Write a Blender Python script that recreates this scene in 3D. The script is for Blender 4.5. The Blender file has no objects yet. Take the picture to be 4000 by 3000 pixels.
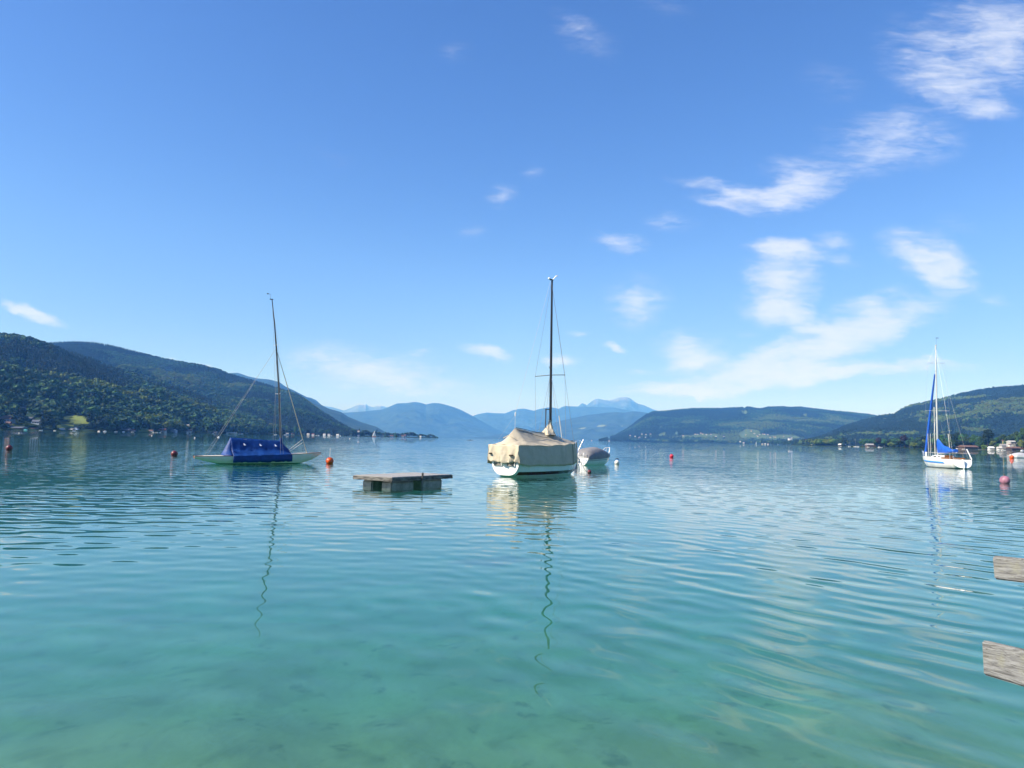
import bpy, bmesh, math, random
import numpy as np
from mathutils import Vector, Matrix, Euler
R = math.radians
scene = bpy.context.scene
COL = scene.collection

# ------------------------------------------------------------------ camera
F = 2773.0                     # focal length in pixels of the 4000 px wide photograph
CAM_H = 2.1
ROLL = math.atan(0.0205)
PITCH = math.atan(214.5 / F)
cam_f = np.array([0, math.cos(PITCH), math.sin(PITCH)])
_r = np.array([1.0, 0, 0]); _u = np.array([0, -math.sin(PITCH), math.cos(PITCH)])
cam_r = _r * math.cos(ROLL) + _u * math.sin(ROLL)
cam_u = -_r * math.sin(ROLL) + _u * math.cos(ROLL)
CAM = np.array([0, 0, CAM_H])
cd = bpy.data.cameras.new("camera"); co = bpy.data.objects.new("camera", cd); COL.objects.link(co)
cd.sensor_width = 36.0; cd.lens = F / 4000 * 36.0; cd.clip_start = 0.05; cd.clip_end = 120000
co.matrix_world = Matrix((( cam_r[0], cam_u[0], -cam_f[0], CAM[0]), (cam_r[1], cam_u[1], -cam_f[1], CAM[1]),
                          (cam_r[2], cam_u[2], -cam_f[2], CAM[2]), (0, 0, 0, 1)))
scene.camera = co

# ------------------------------------------------------------------ render / exposure
scene.view_settings.view_transform = 'Standard'; scene.view_settings.look = 'None'
scene.view_settings.exposure = 0.85; scene.view_settings.gamma = 1.0
scene.cycles.max_bounces = 8; scene.cycles.diffuse_bounces = 2; scene.cycles.glossy_bounces = 3
scene.cycles.transparent_max_bounces = 24; scene.cycles.volume_bounces = 1
scene.cycles.use_denoising = True
scene.cycles.caustics_reflective = False; scene.cycles.caustics_refractive = False

SUN_EL, SUN_AZ = R(40), R(200)            # azimuth measured from +X towards +Y: sun on the left, a little behind
sun_dir = Vector((math.cos(SUN_EL) * math.cos(SUN_AZ), math.cos(SUN_EL) * math.sin(SUN_AZ), math.sin(SUN_EL)))
sl = bpy.data.lights.new("sun", 'SUN'); sl.energy = 5.0; sl.angle = R(0.53); sl.color = (1.0, 0.95, 0.86)
so = bpy.data.objects.new("sun", sl); COL.objects.link(so)
so.rotation_euler = sun_dir.to_track_quat('Z', 'Y').to_euler()

# pixel helpers -----------------------------------------------------
def pdir(px, py):
    return cam_f + ((px - 2000.0) / F) * cam_r - ((py - 1500.0) / F) * cam_u
def hor(px): return 1714.5 + 0.0205 * (px - 2000.0)
def ae(px, py):
    d = pdir(px, py); return d[0] / d[1], d[2] / d[1]
def at(px, py, Y):
    d = pdir(px, py); return CAM + d * (Y / d[1])
def water_pt(px, py):
    d = pdir(px, py); return CAM - d * (CAM_H / d[2])
def proj(X, Y, Z):
    vx, vy, vz = X - CAM[0], Y - CAM[1], Z - CAM[2]
    f = vx * cam_f[0] + vy * cam_f[1] + vz * cam_f[2]
    return (2000 + F * (vx * cam_r[0] + vy * cam_r[1] + vz * cam_r[2]) / f,
            1500 - F * (vx * cam_u[0] + vy * cam_u[1] + vz * cam_u[2]) / f)

# node helpers --------------------------------------------------------
class NT:
    def __init__(s, tree): s.t = tree
    def n(s, typ, **kw):
        nd = s.t.nodes.new(typ)
        for k, v in kw.items(): setattr(nd, k, v)
        return nd
    def put(s, sock, v):
        if v is None: return
        if isinstance(v, bpy.types.NodeSocket): s.t.links.new(v, sock)
        else:
            try: sock.default_value = v
            except Exception: sock.default_value = tuple(v) + (1,)
    def M(s, op, a, b=None, c=None, clamp=False):
        nd = s.n('ShaderNodeMath', operation=op, use_clamp=clamp)
        s.put(nd.inputs[0], a); s.put(nd.inputs[1], b); s.put(nd.inputs[2], c)
        return nd.outputs[0]
    def V(s, op, a, b=None, scale=None):
        nd = s.n('ShaderNodeVectorMath', operation=op)
        s.put(nd.inputs[0], a); s.put(nd.inputs[1], b)
        if scale is not None: s.put(nd.inputs['Scale'], scale)
        return nd.outputs['Value'] if op in ('DOT_PRODUCT', 'LENGTH') else nd.outputs[0]
    def mix(s, fac, a, b):
        nd = s.n('ShaderNodeMix', data_type='RGBA'); s.put(nd.inputs[0], fac)
        for sk, v in ((nd.inputs[6], a), (nd.inputs[7], b)):
            if isinstance(v, bpy.types.NodeSocket): s.t.links.new(v, sk)
            else: sk.default_value = (v[0], v[1], v[2], 1)
        return nd.outputs[2]
    def noise(s, vec, scale, detail=3, rough=0.5, dist=0.0, out=0):
        nd = s.n('ShaderNodeTexNoise'); s.put(nd.inputs['Vector'], vec)
        nd.inputs['Scale'].default_value = scale; nd.inputs['Detail'].default_value = detail
        nd.inputs['Roughness'].default_value = rough; nd.inputs['Distortion'].default_value = dist
        return nd.outputs[out]
    def smooth(s, v, a, b):
        nd = s.n('ShaderNodeMapRange', interpolation_type='SMOOTHSTEP')
        s.put(nd.inputs[0], v); nd.inputs[1].default_value = a; nd.inputs[2].default_value = b
        return nd.outputs[0]

# ------------------------------------------------------------------ world: Nishita sky plus thin cirrus fixed to directions
world = bpy.data.worlds.new("World"); scene.world = world; world.use_nodes = True
W = NT(world.node_tree); world.node_tree.nodes.clear()
sky = W.n('ShaderNodeTexSky', sky_type='NISHITA', sun_disc=False)
sky.sun_elevation = SUN_EL
sky.sun_rotation = math.atan2(sun_dir.x, sun_dir.y)
sky.altitude = 500; sky.air_density = 1.0; sky.dust_density = 0.3; sky.ozone_density = 3.0
tc = W.n('ShaderNodeTexCoord')
sx = W.n('ShaderNodeSeparateXYZ'); W.put(sx.inputs[0], tc.outputs['Generated'])
yy = W.M('MAXIMUM', sx.outputs[1], 0.02)
av = W.M('DIVIDE', sx.outputs[0], yy); ev = W.M('DIVIDE', sx.outputs[2], yy)
cmb = W.n('ShaderNodeCombineXYZ'); W.put(cmb.inputs[0], av); W.put(cmb.inputs[1], ev)
uv = cmb.outputs[0]
wn = W.noise(uv, 9.0, 5, 0.6, 0.0, 1)
wv = W.V('MULTIPLY', W.V('SUBTRACT', wn, (0.5, 0.5, 0.5)), (0.075, 0.045, 0))
uvw = W.V('ADD', uv, wv)
CLOUDS = [  # px, py, rx, ry (2212 px scale), tilt in degrees, strength
 (67,680,66,15,-12,1.5),(445,785,18,8,0,.9),(378,776,16,6,0,.6),(1260,78,95,45,-25,.36),(985,115,50,28,0,.3),(1420,10,110,25,-8,.2),
 (1080,416,44,24,8,.62),(1150,376,30,26,0,.3),(1335,516,66,21,-6,.9),(1370,650,84,62,10,.72),
 (1590,412,150,24,-9,.95),(1560,440,100,16,-10,.6),(1710,420,100,36,10,.85),(1740,380,110,34,-6,.55),(1450,480,62,22,0,.5),(1920,308,175,75,10,.68),
 (2130,60,130,110,-30,.66),(1990,130,110,110,45,.5),(2075,190,95,55,-20,.66),(2150,240,70,26,0,.5),(2180,120,90,100,0,.5),
 (1800,515,55,28,0,.5),(1806,556,52,15,-5,.55),(2010,555,110,50,-18,1.05),(2050,590,70,38,-18,.8),
 (1690,538,80,24,0,.75),(1690,610,85,80,0,1.05),(1685,680,110,36,-10,.75),(1740,715,60,14,0,.35),(1600,725,70,16,5,.3),
 (1488,752,78,36,-6,1.25),(1490,792,80,18,8,.7),(1880,685,110,60,25,.85),(1810,738,170,38,15,.85),(2000,670,80,36,15,.7),(1880,650,50,22,-10,.4),
 (1690,775,140,36,6,.95),(1620,804,140,18,6,.9),(1440,836,150,17,9,1.0),(1600,838,190,15,6,.9),(1800,806,230,19,10,.9),(1950,800,240,18,8,.6),
 (1050,765,62,15,-12,1.05),(1215,783,46,14,0,1.1),(1320,757,36,11,-12,.7),(1240,718,26,8,0,.5),(1370,803,40,8,4,.4),
 (790,795,200,45,-5,.7),(900,840,260,40,-4,.35),(1502,848,14,12,0,.8),(1478,845,12,7,0,.55),(2140,645,42,20,0,.35),(910,762,28,8,0,.5),
 (2060,485,66,26,0,.3),(1800,182,80,45,-20,.28),(1025,500,40,20,0,.25),(720,340,140,30,-15,.15),(430,740,260,40,-10,.12)]
acc = None
for (cx, cy, rx, ry, rot, st) in CLOUDS:
    k = 4000 / 2212
    a0, e0 = ae(cx * k, cy * k)
    mp = W.n('ShaderNodeMapping', vector_type='TEXTURE'); W.put(mp.inputs[0], uvw)
    mp.inputs['Location'].default_value = (a0, e0, 0)
    mp.inputs['Rotation'].default_value = (0, 0, R(rot) - ROLL)
    mp.inputs['Scale'].default_value = (rx * k / F * 1.25, ry * k / F * 1.35, 1)
    gr = W.n('ShaderNodeTexGradient', gradient_type='QUADRATIC_SPHERE' if False else 'SPHERICAL'); W.put(gr.inputs[0], mp.outputs[0])
    acc = W.M('MULTIPLY_ADD', gr.outputs[1], st * 1.35, acc if acc is not None else 0.0)
mp = W.n('ShaderNodeMapping'); W.put(mp.inputs[0], uvw)
mp.inputs['Rotation'].default_value = (0, 0, R(-6)); mp.inputs['Scale'].default_value = (4.5, 17, 1)
nz = W.noise(mp.outputs[0], 1.6, 7, 0.62, 0.4)
mp2 = W.n('ShaderNodeMapping'); W.put(mp2.inputs[0], uv)
mp2.inputs['Rotation'].default_value = (0, 0, R(12)); mp2.inputs['Scale'].default_value = (30, 120, 1)
nz2 = W.noise(mp2.outputs[0], 1.0, 4, 0.6, 0.6)
nn = W.M('SUBTRACT', W.M('ADD', W.M('MULTIPLY', nz, 0.62), W.M('MULTIPLY', nz2, 0.38)), 0.5)
acl = W.M('MINIMUM', acc, 1.25)
dens = W.M('ADD', W.M('MULTIPLY', acl, 1.08), W.M('MULTIPLY', W.M('MULTIPLY', nn, 3.2), W.M('MINIMUM', W.M('MULTIPLY', acl, 2.2), 1.0)))
cl = W.smooth(dens, 0.06, 1.75)
front = W.smooth(sx.outputs[1], 0.02, 0.2)
cl = W.M('MULTIPLY', W.M('MULTIPLY', cl, 0.98), front)
cl = W.M('MULTIPLY', cl, 0.84)
SKY_STR = 0.103
hs = W.n('ShaderNodeHueSaturation'); hs.inputs['Saturation'].default_value = 1.22; hs.inputs['Hue'].default_value = 0.512
W.put(hs.inputs['Color'], sky.outputs[0])
low = W.smooth(W.M('DIVIDE', sx.outputs[2], W.M('MAXIMUM', W.M('ADD', W.M('ABSOLUTE', sx.outputs[0]), W.M('ABSOLUTE', sx.outputs[1])), 0.01)), -0.02, 0.22)
tint = W.mix(low, (0.53, 0.54, 0.70), (1.0, 0.985, 1.04))
skm = W.n('ShaderNodeMix', data_type='RGBA', blend_type='MULTIPLY'); skm.inputs[0].default_value = 1.0
W.put(skm.inputs[6], hs.outputs[0]); W.put(skm.inputs[7], tint)
skc = W.mix(cl, skm.outputs[2], (4.7, 5.0, 5.7))
bg = W.n('ShaderNodeBackground'); W.put(bg.inputs[0], skc); bg.inputs[1].default_value = SKY_STR
wo = W.n('ShaderNodeOutputWorld'); W.put(wo.inputs[0], bg.outputs[0])

# ------------------------------------------------------------------ object helpers
def tag(o, label=None, cat=None, group=None, kind=None):
    if label: o['label'] = label
    if cat: o['category'] = cat
    if group: o['group'] = group
    if kind: o['kind'] = kind
    return o
def thing(name, label, cat, loc=(0, 0, 0), rotz=0.0, group=None):
    o = bpy.data.objects.new(name, None); COL.objects.link(o); o.empty_display_size = 0.2
    o.location = loc; o.rotation_euler = (0, 0, rotz)
    return tag(o, label, cat, group)

class MB:
    """collects shapes and links them as one mesh object"""
    def __init__(s): s.v = []; s.f = []
    def add(s, vs, fs):
        o = len(s.v); s.v += [tuple(map(float, p)) for p in vs]; s.f += [tuple(i + o for i in f) for f in fs]
        return s
    def box(s, c, d, rot=None, bev=0.0):
        bm = bmesh.new(); bmesh.ops.create_cube(bm, size=1.0)
        for v in bm.verts: v.co = Vector((v.co.x * d[0], v.co.y * d[1], v.co.z * d[2]))
        if bev: bmesh.ops.bevel(bm, geom=bm.edges[:], offset=bev, segments=2, affect='EDGES')
        m = Matrix.Translation(Vector(c)) @ (rot.to_matrix().to_4x4() if rot else Matrix())
        bm.verts.index_update()
        s.add([m @ v.co for v in bm.verts], [[v.index for v in f.verts] for f in bm.faces]); bm.free(); return s
    def tube(s, pts, rad, n=6, cap=True):
        pts = [Vector(p) for p in pts]; m = len(pts)
        rr = rad if isinstance(rad, (list, tuple)) else [rad] * m
        vs = []; ref = None
        for i, p in enumerate(pts):
            t = (pts[min(i + 1, m - 1)] - pts[max(i - 1, 0)]).normalized()
            if ref is None: ref = Vector((1, 0, 0)) if abs(t.x) < 0.8 else Vector((0, 1, 0))
            a = (ref - t * ref.dot(t)).normalized(); b = t.cross(a); ref = a
            for k in range(n):
                w = 2 * math.pi * k / n; vs.append(p + (a * math.cos(w) + b * math.sin(w)) * rr[i])
        fs = [(i * n + k, i * n + (k + 1) % n, (i + 1) * n + (k + 1) % n, (i + 1) * n + k) for i in range(m - 1) for k in range(n)]
        if cap: fs += [tuple(range(n - 1, -1, -1)), tuple((m - 1) * n + k for k in range(n))]
        return s.add(vs, fs)
    def lathe(s, prof, n=20, c=(0, 0, 0)):
        vs = [(c[0] + r * math.cos(2 * math.pi * k / n), c[1] + r * math.sin(2 * math.pi * k / n), c[2] + z) for r, z in prof for k in range(n)]
        m = len(prof)
        fs = [(i * n + k, i * n + (k + 1) % n, (i + 1) * n + (k + 1) % n, (i + 1) * n + k) for i in range(m - 1) for k in range(n)]
        fs += [tuple(range(n - 1, -1, -1)), tuple((m - 1) * n + k for k in range(n))]
        return s.add(vs, fs)
    def grid(s, rows, close=False):
        n = len(rows[0]); vs = [p for r in rows for p in r]
        fs = [(i * n + k, i * n + (k + 1) % n, (i + 1) * n + (k + 1) % n, (i + 1) * n + k) for i in range(len(rows) - 1) for k in range(n if close else n - 1)]
        return s.add(vs, fs)
    def build(s, name, mat=None, parent=None, smooth=False, loc=None):
        me = bpy.data.meshes.new(name); me.from_pydata(s.v, [], s.f); me.update()
        bm = bmesh.new(); bm.from_mesh(me); bmesh.ops.recalc_face_normals(bm, faces=bm.faces); bm.to_mesh(me); bm.free()
        if mat: me.materials.append(mat)
        if smooth:
            me.polygons.foreach_set('use_smooth', [True] * len(me.polygons))
            try: me.set_sharp_from_angle(angle=R(40))
            except Exception: pass
        o = bpy.data.objects.new(name, me); COL.objects.link(o)
        if parent: o.parent = parent
        if loc is not None: o.location = loc
        return o
def copy_tree(o, parent=None):
    c = o.copy(); COL.objects.link(c); c.parent = parent
    for ch in list(o.children): copy_tree(ch, c)
    return c

# numpy value noise
def _h(ix, iy, seed):
    n = (ix.astype(np.int64) * 374761393 + iy.astype(np.int64) * 668265263 + seed * 1442695041) & 0x7fffffff
    n = ((n ^ (n >> 13)) * 1274126177) & 0x7fffffff
    return ((n ^ (n >> 16)) & 0xffff) / 65535.0
def vnoise(x, y, seed=0):
    x = np.asarray(x, float); y = np.asarray(y, float)
    ix = np.floor(x); iy = np.floor(y); fx = x - ix; fy = y - iy
    fx = fx * fx * (3 - 2 * fx); fy = fy * fy * (3 - 2 * fy)
    a = _h(ix, iy, seed); b = _h(ix + 1, iy, seed); c = _h(ix, iy + 1, seed); d = _h(ix + 1, iy + 1, seed)
    return (a * (1 - fx) + b * fx) * (1 - fy) + (c * (1 - fx) + d * fx) * fy - 0.5
def fbm(x, y, seed=0, octv=4):
    s = 0; a = 1.0
    for i in range(octv):
        s = s + a * vnoise(x * 2 ** i, y * 2 ** i, seed + i * 7); a *= 0.5
    return s

# ------------------------------------------------------------------ materials
def mat(name, col, rough=0.5, var=0.0, vscale=4.0, bump=0.0, bscale=20.0, metal=0.0, stretch=(1, 1, 1), col2=None, spec=0.5, objrand=0.0):
    m = bpy.data.materials.new(name); m.use_nodes = True; t = NT(m.node_tree)
    p = m.node_tree.nodes['Principled BSDF']
    p.inputs['Roughness'].default_value = rough; p.inputs['Metallic'].default_value = metal
    p.inputs['Specular IOR Level'].default_value = spec
    tcn = t.n('ShaderNodeTexCoord'); mp = t.n('ShaderNodeMapping'); t.put(mp.inputs[0], tcn.outputs['Object'])
    mp.inputs['Scale'].default_value = stretch
    c = None
    if var or col2:
        nz = t.noise(mp.outputs[0], vscale, 5, 0.6)
        c2 = col2 if col2 else tuple(max(0, x * (1 - var)) for x in col)
        c = t.mix(t.smooth(nz, 0.32, 0.68), col, c2)
    if objrand:
        oi = t.n('ShaderNodeObjectInfo')
        hsn = t.n('ShaderNodeHueSaturation')
        t.put(hsn.inputs['Color'], c if c else tuple(col) + (1,))
        t.put(hsn.inputs['Value'], t.M('MULTIPLY_ADD', oi.outputs['Random'], objrand * 2, 1 - objrand))
        t.put(hsn.inputs['Hue'], t.M('MULTIPLY_ADD', oi.outputs['Random'], 0.045, 0.497))
        c = hsn.outputs[0]
    if c: t.put(p.inputs['Base Color'], c)
    else: p.inputs['Base Color'].default_value = (*col, 1)
    if bump:
        nb = t.noise(mp.outputs[0], bscale, 4, 0.6)
        b = t.n('ShaderNodeBump'); b.inputs['Strength'].default_value = 1.0; b.inputs['Distance'].default_value = bump
        t.put(b.inputs['Height'], nb); t.put(p.inputs['Normal'], b.outputs[0])
    return m
def band_mat(name, bands, base, rough=0.25):
    """paint bands by object height: (z0, z1, x0, x1, colour)"""
    m = bpy.data.materials.new(name); m.use_nodes = True; t = NT(m.node_tree); p = m.node_tree.nodes['Principled BSDF']
    p.inputs['Roughness'].default_value = rough
    tcn = t.n('ShaderNodeTexCoord'); s = t.n('ShaderNodeSeparateXYZ'); t.put(s.inputs[0], tcn.outputs['Object'])
    nz = t.noise(tcn.outputs['Object'], 1.7, 5, 0.6)
    c = t.mix(t.smooth(nz, 0.35, 0.8), base, tuple(x * 0.9 for x in base))
    for z0, z1, x0, x1, cc, sl in bands:
        zz = t.M('MULTIPLY_ADD', s.outputs[0], -sl, s.outputs[2])
        f = t.M('MULTIPLY', t.M('GREATER_THAN', zz, z0), t.M('LESS_THAN', zz, z1))
        f = t.M('MULTIPLY', f, t.M('MULTIPLY', t.M('GREATER_THAN', s.outputs[0], x0), t.M('LESS_THAN', s.outputs[0], x1)))
        c = t.mix(f, c, cc)
    t.put(p.inputs['Base Color'], c)
    return m

M = {}
M['alu'] = mat('aluminium', (0.62, 0.62, 0.60), 0.35, 0.15, 3, metal=0.3)
M['steel'] = mat('steel', (0.7, 0.7, 0.7), 0.22, 0.1, 5, metal=0.8)
M['wire'] = mat('rigging_wire', (0.30, 0.31, 0.32), 0.4, metal=0.3, var=0.2)
M['wire_pale'] = mat('pale_wire', (0.62, 0.62, 0.58), 0.4, var=0.2)
M['black'] = mat('black_paint', (0.012, 0.012, 0.016), 0.3, 0.3, 3)
M['dark_alu'] = mat('dark_mast', (0.045, 0.05, 0.06), 0.35, 0.3, 2)
M['white'] = mat('white_gelcoat', (0.80, 0.80, 0.78), 0.25, 0.06, 1.5)
M['cream'] = mat('cream_deck', (0.70, 0.66, 0.56), 0.5, 0.15, 3)
M['teak'] = mat('weathered_teak', (0.30, 0.27, 0.23), 0.7, 0.35, 8, 0.004, 40, stretch=(1, 8, 8))
M['wood'] = mat('varnished_wood', (0.22, 0.085, 0.025), 0.35, 0.4, 6, stretch=(1, 6, 6))
M['tarp'] = mat('beige_tarp', (0.50, 0.435, 0.325), 0.75, 0.16, 1.6, 0.05, 2.6, col2=(0.42, 0.365, 0.27))
M['blue_tarp'] = mat('blue_tarp', (0.003, 0.046, 0.22), 0.55, 0.3, 2.0, 0.05, 2.6, spec=0.3)
M['blue_sail'] = mat('blue_sail_cover', (0.006, 0.10, 0.52), 0.6, 0.25, 3.0, 0.05, 5)
M['grey_tarp'] = mat('grey_tarp', (0.22, 0.215, 0.22), 0.7, 0.2, 2.0, 0.03, 4)
M['seam'] = mat('dark_seam', (0.06, 0.055, 0.04), 0.8, 0.2)
M['rope'] = mat('rope', (0.30, 0.27, 0.2), 0.8, 0.3, 12)
M['orange'] = mat('orange_buoy', (0.75, 0.10, 0.012), 0.35, 0.25, 4)
M['red'] = mat('red_buoy', (0.55, 0.015, 0.05), 0.35, 0.25, 4)
M['darkred'] = mat('dark_red_buoy', (0.14, 0.018, 0.03), 0.4, 0.35, 5)
M['pink'] = mat('faded_pink_buoy', (0.36, 0.16, 0.23), 0.5, 0.4, 4)
M['buoy_white'] = mat('white_buoy', (0.72, 0.68, 0.62), 0.4, 0.2, 4)
M['foliage'] = mat('foliage', (0.042, 0.088, 0.030), 0.75, 0.45, 0.12, objrand=0.38, spec=0.2)
M['foliage_dark'] = mat('foliage_dark', (0.016, 0.037, 0.020), 0.8, 0.4, 0.15, objrand=0.3, spec=0.2)
M['foliage_light'] = mat('foliage_light', (0.125, 0.16, 0.034), 0.75, 0.35, 0.2, objrand=0.2, spec=0.2)
M['foliage_copper'] = mat('foliage_copper', (0.028, 0.017, 0.024), 0.75, 0.3, 0.2, objrand=0.2, spec=0.2)
M['bark'] = mat('bark', (0.09, 0.065, 0.045), 0.9, 0.4, 6)

exec_part = None

# ------------------------------------------------------------------ lake: closed body of clear turquoise water
def water_material():
    m = bpy.data.materials.new("lake_water"); m.use_nodes = True; t = NT(m.node_tree); m.node_tree.nodes.clear()
    geo = t.n('ShaderNodeNewGeometry'); P = geo.outputs['Position']
    s = t.n('ShaderNodeSeparateXYZ'); t.put(s.inputs[0], P); x, y = s.outputs[0], s.outputs[1]
    wc = t.noise(P, 0.11, 3, 0.5, 0, 1)
    P2 = t.V('ADD', P, t.V('SCALE', t.V('SUBTRACT', wc, (.5, .5, .5)), scale=1.6))
    # diag: long-crested ripples on the right; short: crossing short ripples elsewhere
    def waves(lst):
        tot = None
        for (ang, lam, slope, ph) in lst:
            k = 2 * math.pi / lam; kx, ky = math.cos(R(ang)), math.sin(R(ang))
            d = t.V('DOT_PRODUCT', P2, (kx * k, ky * k, 0))
            c = t.M('COSINE', t.M('ADD', d, ph))
            v = t.V('SCALE', (kx * slope, ky * slope, 0), scale=c)
            tot = v if tot is None else t.V('ADD', tot, v)
        return tot
    diag = waves([(38, .52, .017, .3), (46, .70, .018, 2.1), (31, .41, .012, 4.0), (57, .47, .011, 1.0), (42, 1.02, .012, 5.2), (24, .60, .009, 3.6)])
    short = waves([(72, .62, .018, 1.3), (106, .80, .019, 0.2), (88, .43, .014, 3.3), (130, .58, .013, 4.4), (48, .70, .012, 2.2), (96, 1.9, .013, 5.0)])
    right = t.smooth(t.M('MULTIPLY_ADD', y, -0.06, x), -5.0, 6.0)
    patch = t.noise(P, 0.05, 3, 0.55)
    pm = t.M('MULTIPLY_ADD', t.smooth(patch, 0.3, 0.7), 1.1, 0.45)
    body = t.V('ADD', t.V('SCALE', t.V('SCALE', diag, scale=t.M('MULTIPLY_ADD', t.smooth(y, 7.0, 19.0), -0.90, 1.40)), scale=t.M('MULTIPLY_ADD', right, 1.1, 0.55)),
               t.V('SCALE', short, scale=t.M('MULTIPLY_ADD', right, -0.55, 1.0)))
    body = t.V('SCALE', body, scale=pm)
    near = t.smooth(y, 3.0, 26.0)
    body = t.V('SCALE', body, scale=t.M('MULTIPLY_ADD', near, 0.25, 0.75))
    lft = t.M('SUBTRACT', 1.0, t.smooth(t.M('MULTIPLY_ADD', y, 0.24, x), -7.0, 4.0))
    rgt = t.smooth(t.M('MULTIPLY_ADD', y, -0.42, x), -5.0, 5.0)
    calm = t.M('MULTIPLY_ADD', t.M('MULTIPLY', t.M('MULTIPLY_ADD', rgt, 0.25, lft), t.smooth(y, 9.0, 22.0)), 0.52, t.M('MULTIPLY_ADD', t.smooth(y, 12.0, 26.0), -0.32, 0.90))
    body = t.V('SCALE', body, scale=calm)
    fade = t.M('SUBTRACT', 1.0, t.smooth(y, 70.0, 260.0))
    body = t.V('SCALE', body, scale=t.M('MULTIPLY_ADD', fade, 0.75, 0.25))
    # small wind ripples as random slopes
    mp = t.n('ShaderNodeMapping'); t.put(mp.inputs[0], P); mp.inputs['Scale'].default_value = (0.32, 1.7, 1.0)
    r1 = t.V('SUBTRACT', t.noise(mp.outputs[0], 1.3, 3, 0.6, 0.4, 1), (.5, .5, .5))
    mp2 = t.n('ShaderNodeMapping'); t.put(mp2.inputs[0], P); mp2.inputs['Scale'].default_value = (0.02, 0.11, 1.0)
    gust = t.smooth(t.noise(mp2.outputs[0], 1.0, 4, 0.6), 0.34, 0.66)
    lee = t.smooth(t.M('MULTIPLY_ADD', y, 0.30, x), -8.0, 30.0)          # the lee of the left-hand hill stays calm
    lee2 = t.M('SUBTRACT', 1.0, t.smooth(t.M('MULTIPLY_ADD', y, -0.52, x), -10.0, 40.0))
    far = t.smooth(y, 38.0, 130.0)
    amp = t.M('MULTIPLY_ADD', t.M('MULTIPLY', far, t.M('MULTIPLY_ADD', t.M('MULTIPLY', lee, lee2), t.M('MULTIPLY_ADD', gust, 0.12, 0.02), 0.045)), 1.0, 0.045)
    amp = t.M('MULTIPLY', amp, t.smooth(y, 6.0, 30.0))
    body = t.V('ADD', body, t.V('SCALE', t.V('MULTIPLY', r1, (1.2, 1.0, 0)), scale=amp))
    nrm = t.V('NORMALIZE', t.V('ADD', body, (0, 0, 1)))
    # Schlick reflectance on the rippled normal
    cs = t.M('ABSOLUTE', t.V('DOT_PRODUCT', nrm, geo.outputs['Incoming']))
    fr = t.M('POWER', t.M('SUBTRACT', 1.0, cs, clamp=True), 5.0)
    fr = t.M('MULTIPLY_ADD', fr, 0.98, 0.02)
    gl = t.n('ShaderNodeBsdfGlossy'); gl.inputs['Roughness'].default_value = 0.015; gl.inputs['Color'].default_value = (1, 1, 1, 1)
    t.put(gl.inputs['Normal'], nrm)
    tr = t.n('ShaderNodeBsdfTransparent')
    mx = t.n('ShaderNodeMixShader'); t.put(mx.inputs[0], fr); t.put(mx.inputs[1], tr.outputs[0]); t.put(mx.inputs[2], gl.outputs[0])
    vs = t.n('ShaderNodeVolumeScatter'); vs.inputs['Color'].default_value = (0.5, 0.92, 0.90, 1); vs.inputs['Density'].default_value = 0.022
    va = t.n('ShaderNodeVolumeAbsorption'); va.inputs['Color'].default_value = (0.0, 0.78, 0.76, 1); va.inputs['Density'].default_value = 0.22
    ad = t.n('ShaderNodeAddShader'); t.put(ad.inputs[0], vs.outputs[0]); t.put(ad.inputs[1], va.outputs[0])
    out = t.n('ShaderNodeOutputMaterial'); t.put(out.inputs[0], mx.outputs[0]); t.put(out.inputs[1], ad.outputs[0])
    return m
w = MB(); X0, X1, Y0_, Y1_ = -14000, 14000, -400, 17500
w.add([(X0, Y0_, -29), (X1, Y0_, -29), (X1, Y1_, -29), (X0, Y1_, -29), (X0, Y0_, 0), (X1, Y0_, 0), (X1, Y1_, 0), (X0, Y1_, 0)],
      [(3, 2, 1, 0), (4, 5, 6, 7), (0, 1, 5, 4), (1, 2, 6, 5), (2, 3, 7, 6), (3, 0, 4, 7)])
water = w.build("water", water_material()); tag(water, kind='structure')

def bed_material():
    m = bpy.data.materials.new("lakebed_sand"); m.use_nodes = True; t = NT(m.node_tree); p = m.node_tree.nodes['Principled BSDF']
    geo = t.n('ShaderNodeNewGeometry'); P = geo.outputs['Position']
    p.inputs['Roughness'].default_value = 0.95; p.inputs['Specular IOR Level'].default_value = 0.0
    mp = t.n('ShaderNodeMapping'); t.put(mp.inputs[0], P); mp.inputs['Rotation'].default_value = (0, 0, R(25)); mp.inputs['Scale'].default_value = (1.0, 0.7, 1)
    a = t.noise(mp.outputs[0], 0.55, 5, 0.6, 0.3); b = t.noise(mp.outputs[0], 1.5, 3, 0.5, 0.2)
    c = t.mix(t.smooth(a, 0.35, 0.65), (0.25, 0.222, 0.122), (0.18, 0.166, 0.095))
    c = t.mix(t.M('MULTIPLY', t.smooth(b, 0.52, 0.74), 0.4), c, (0.08, 0.085, 0.045))
    d = t.noise(mp.outputs[0], 2.4, 5, 0.6, 0.3)
    c = t.mix(t.M('MULTIPLY', t.smooth(d, 0.56, 0.74), 0.6), c, (0.05, 0.06, 0.03))
    t.put(p.inputs['Base Color'], c)
    bp = t.n('ShaderNodeBump'); bp.inputs['Distance'].default_value = 0.05; t.put(bp.inputs['Height'], b); t.put(p.inputs['Normal'], bp.outputs[0])
    return m
ys = np.concatenate([np.linspace(-30, 60, 91), [80, 120, 200, 400, 2000, 40000]])
xs = np.concatenate([[-30000, -500, -80], np.linspace(-40, 40, 81), [80, 500, 30000]])
rows = []
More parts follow.
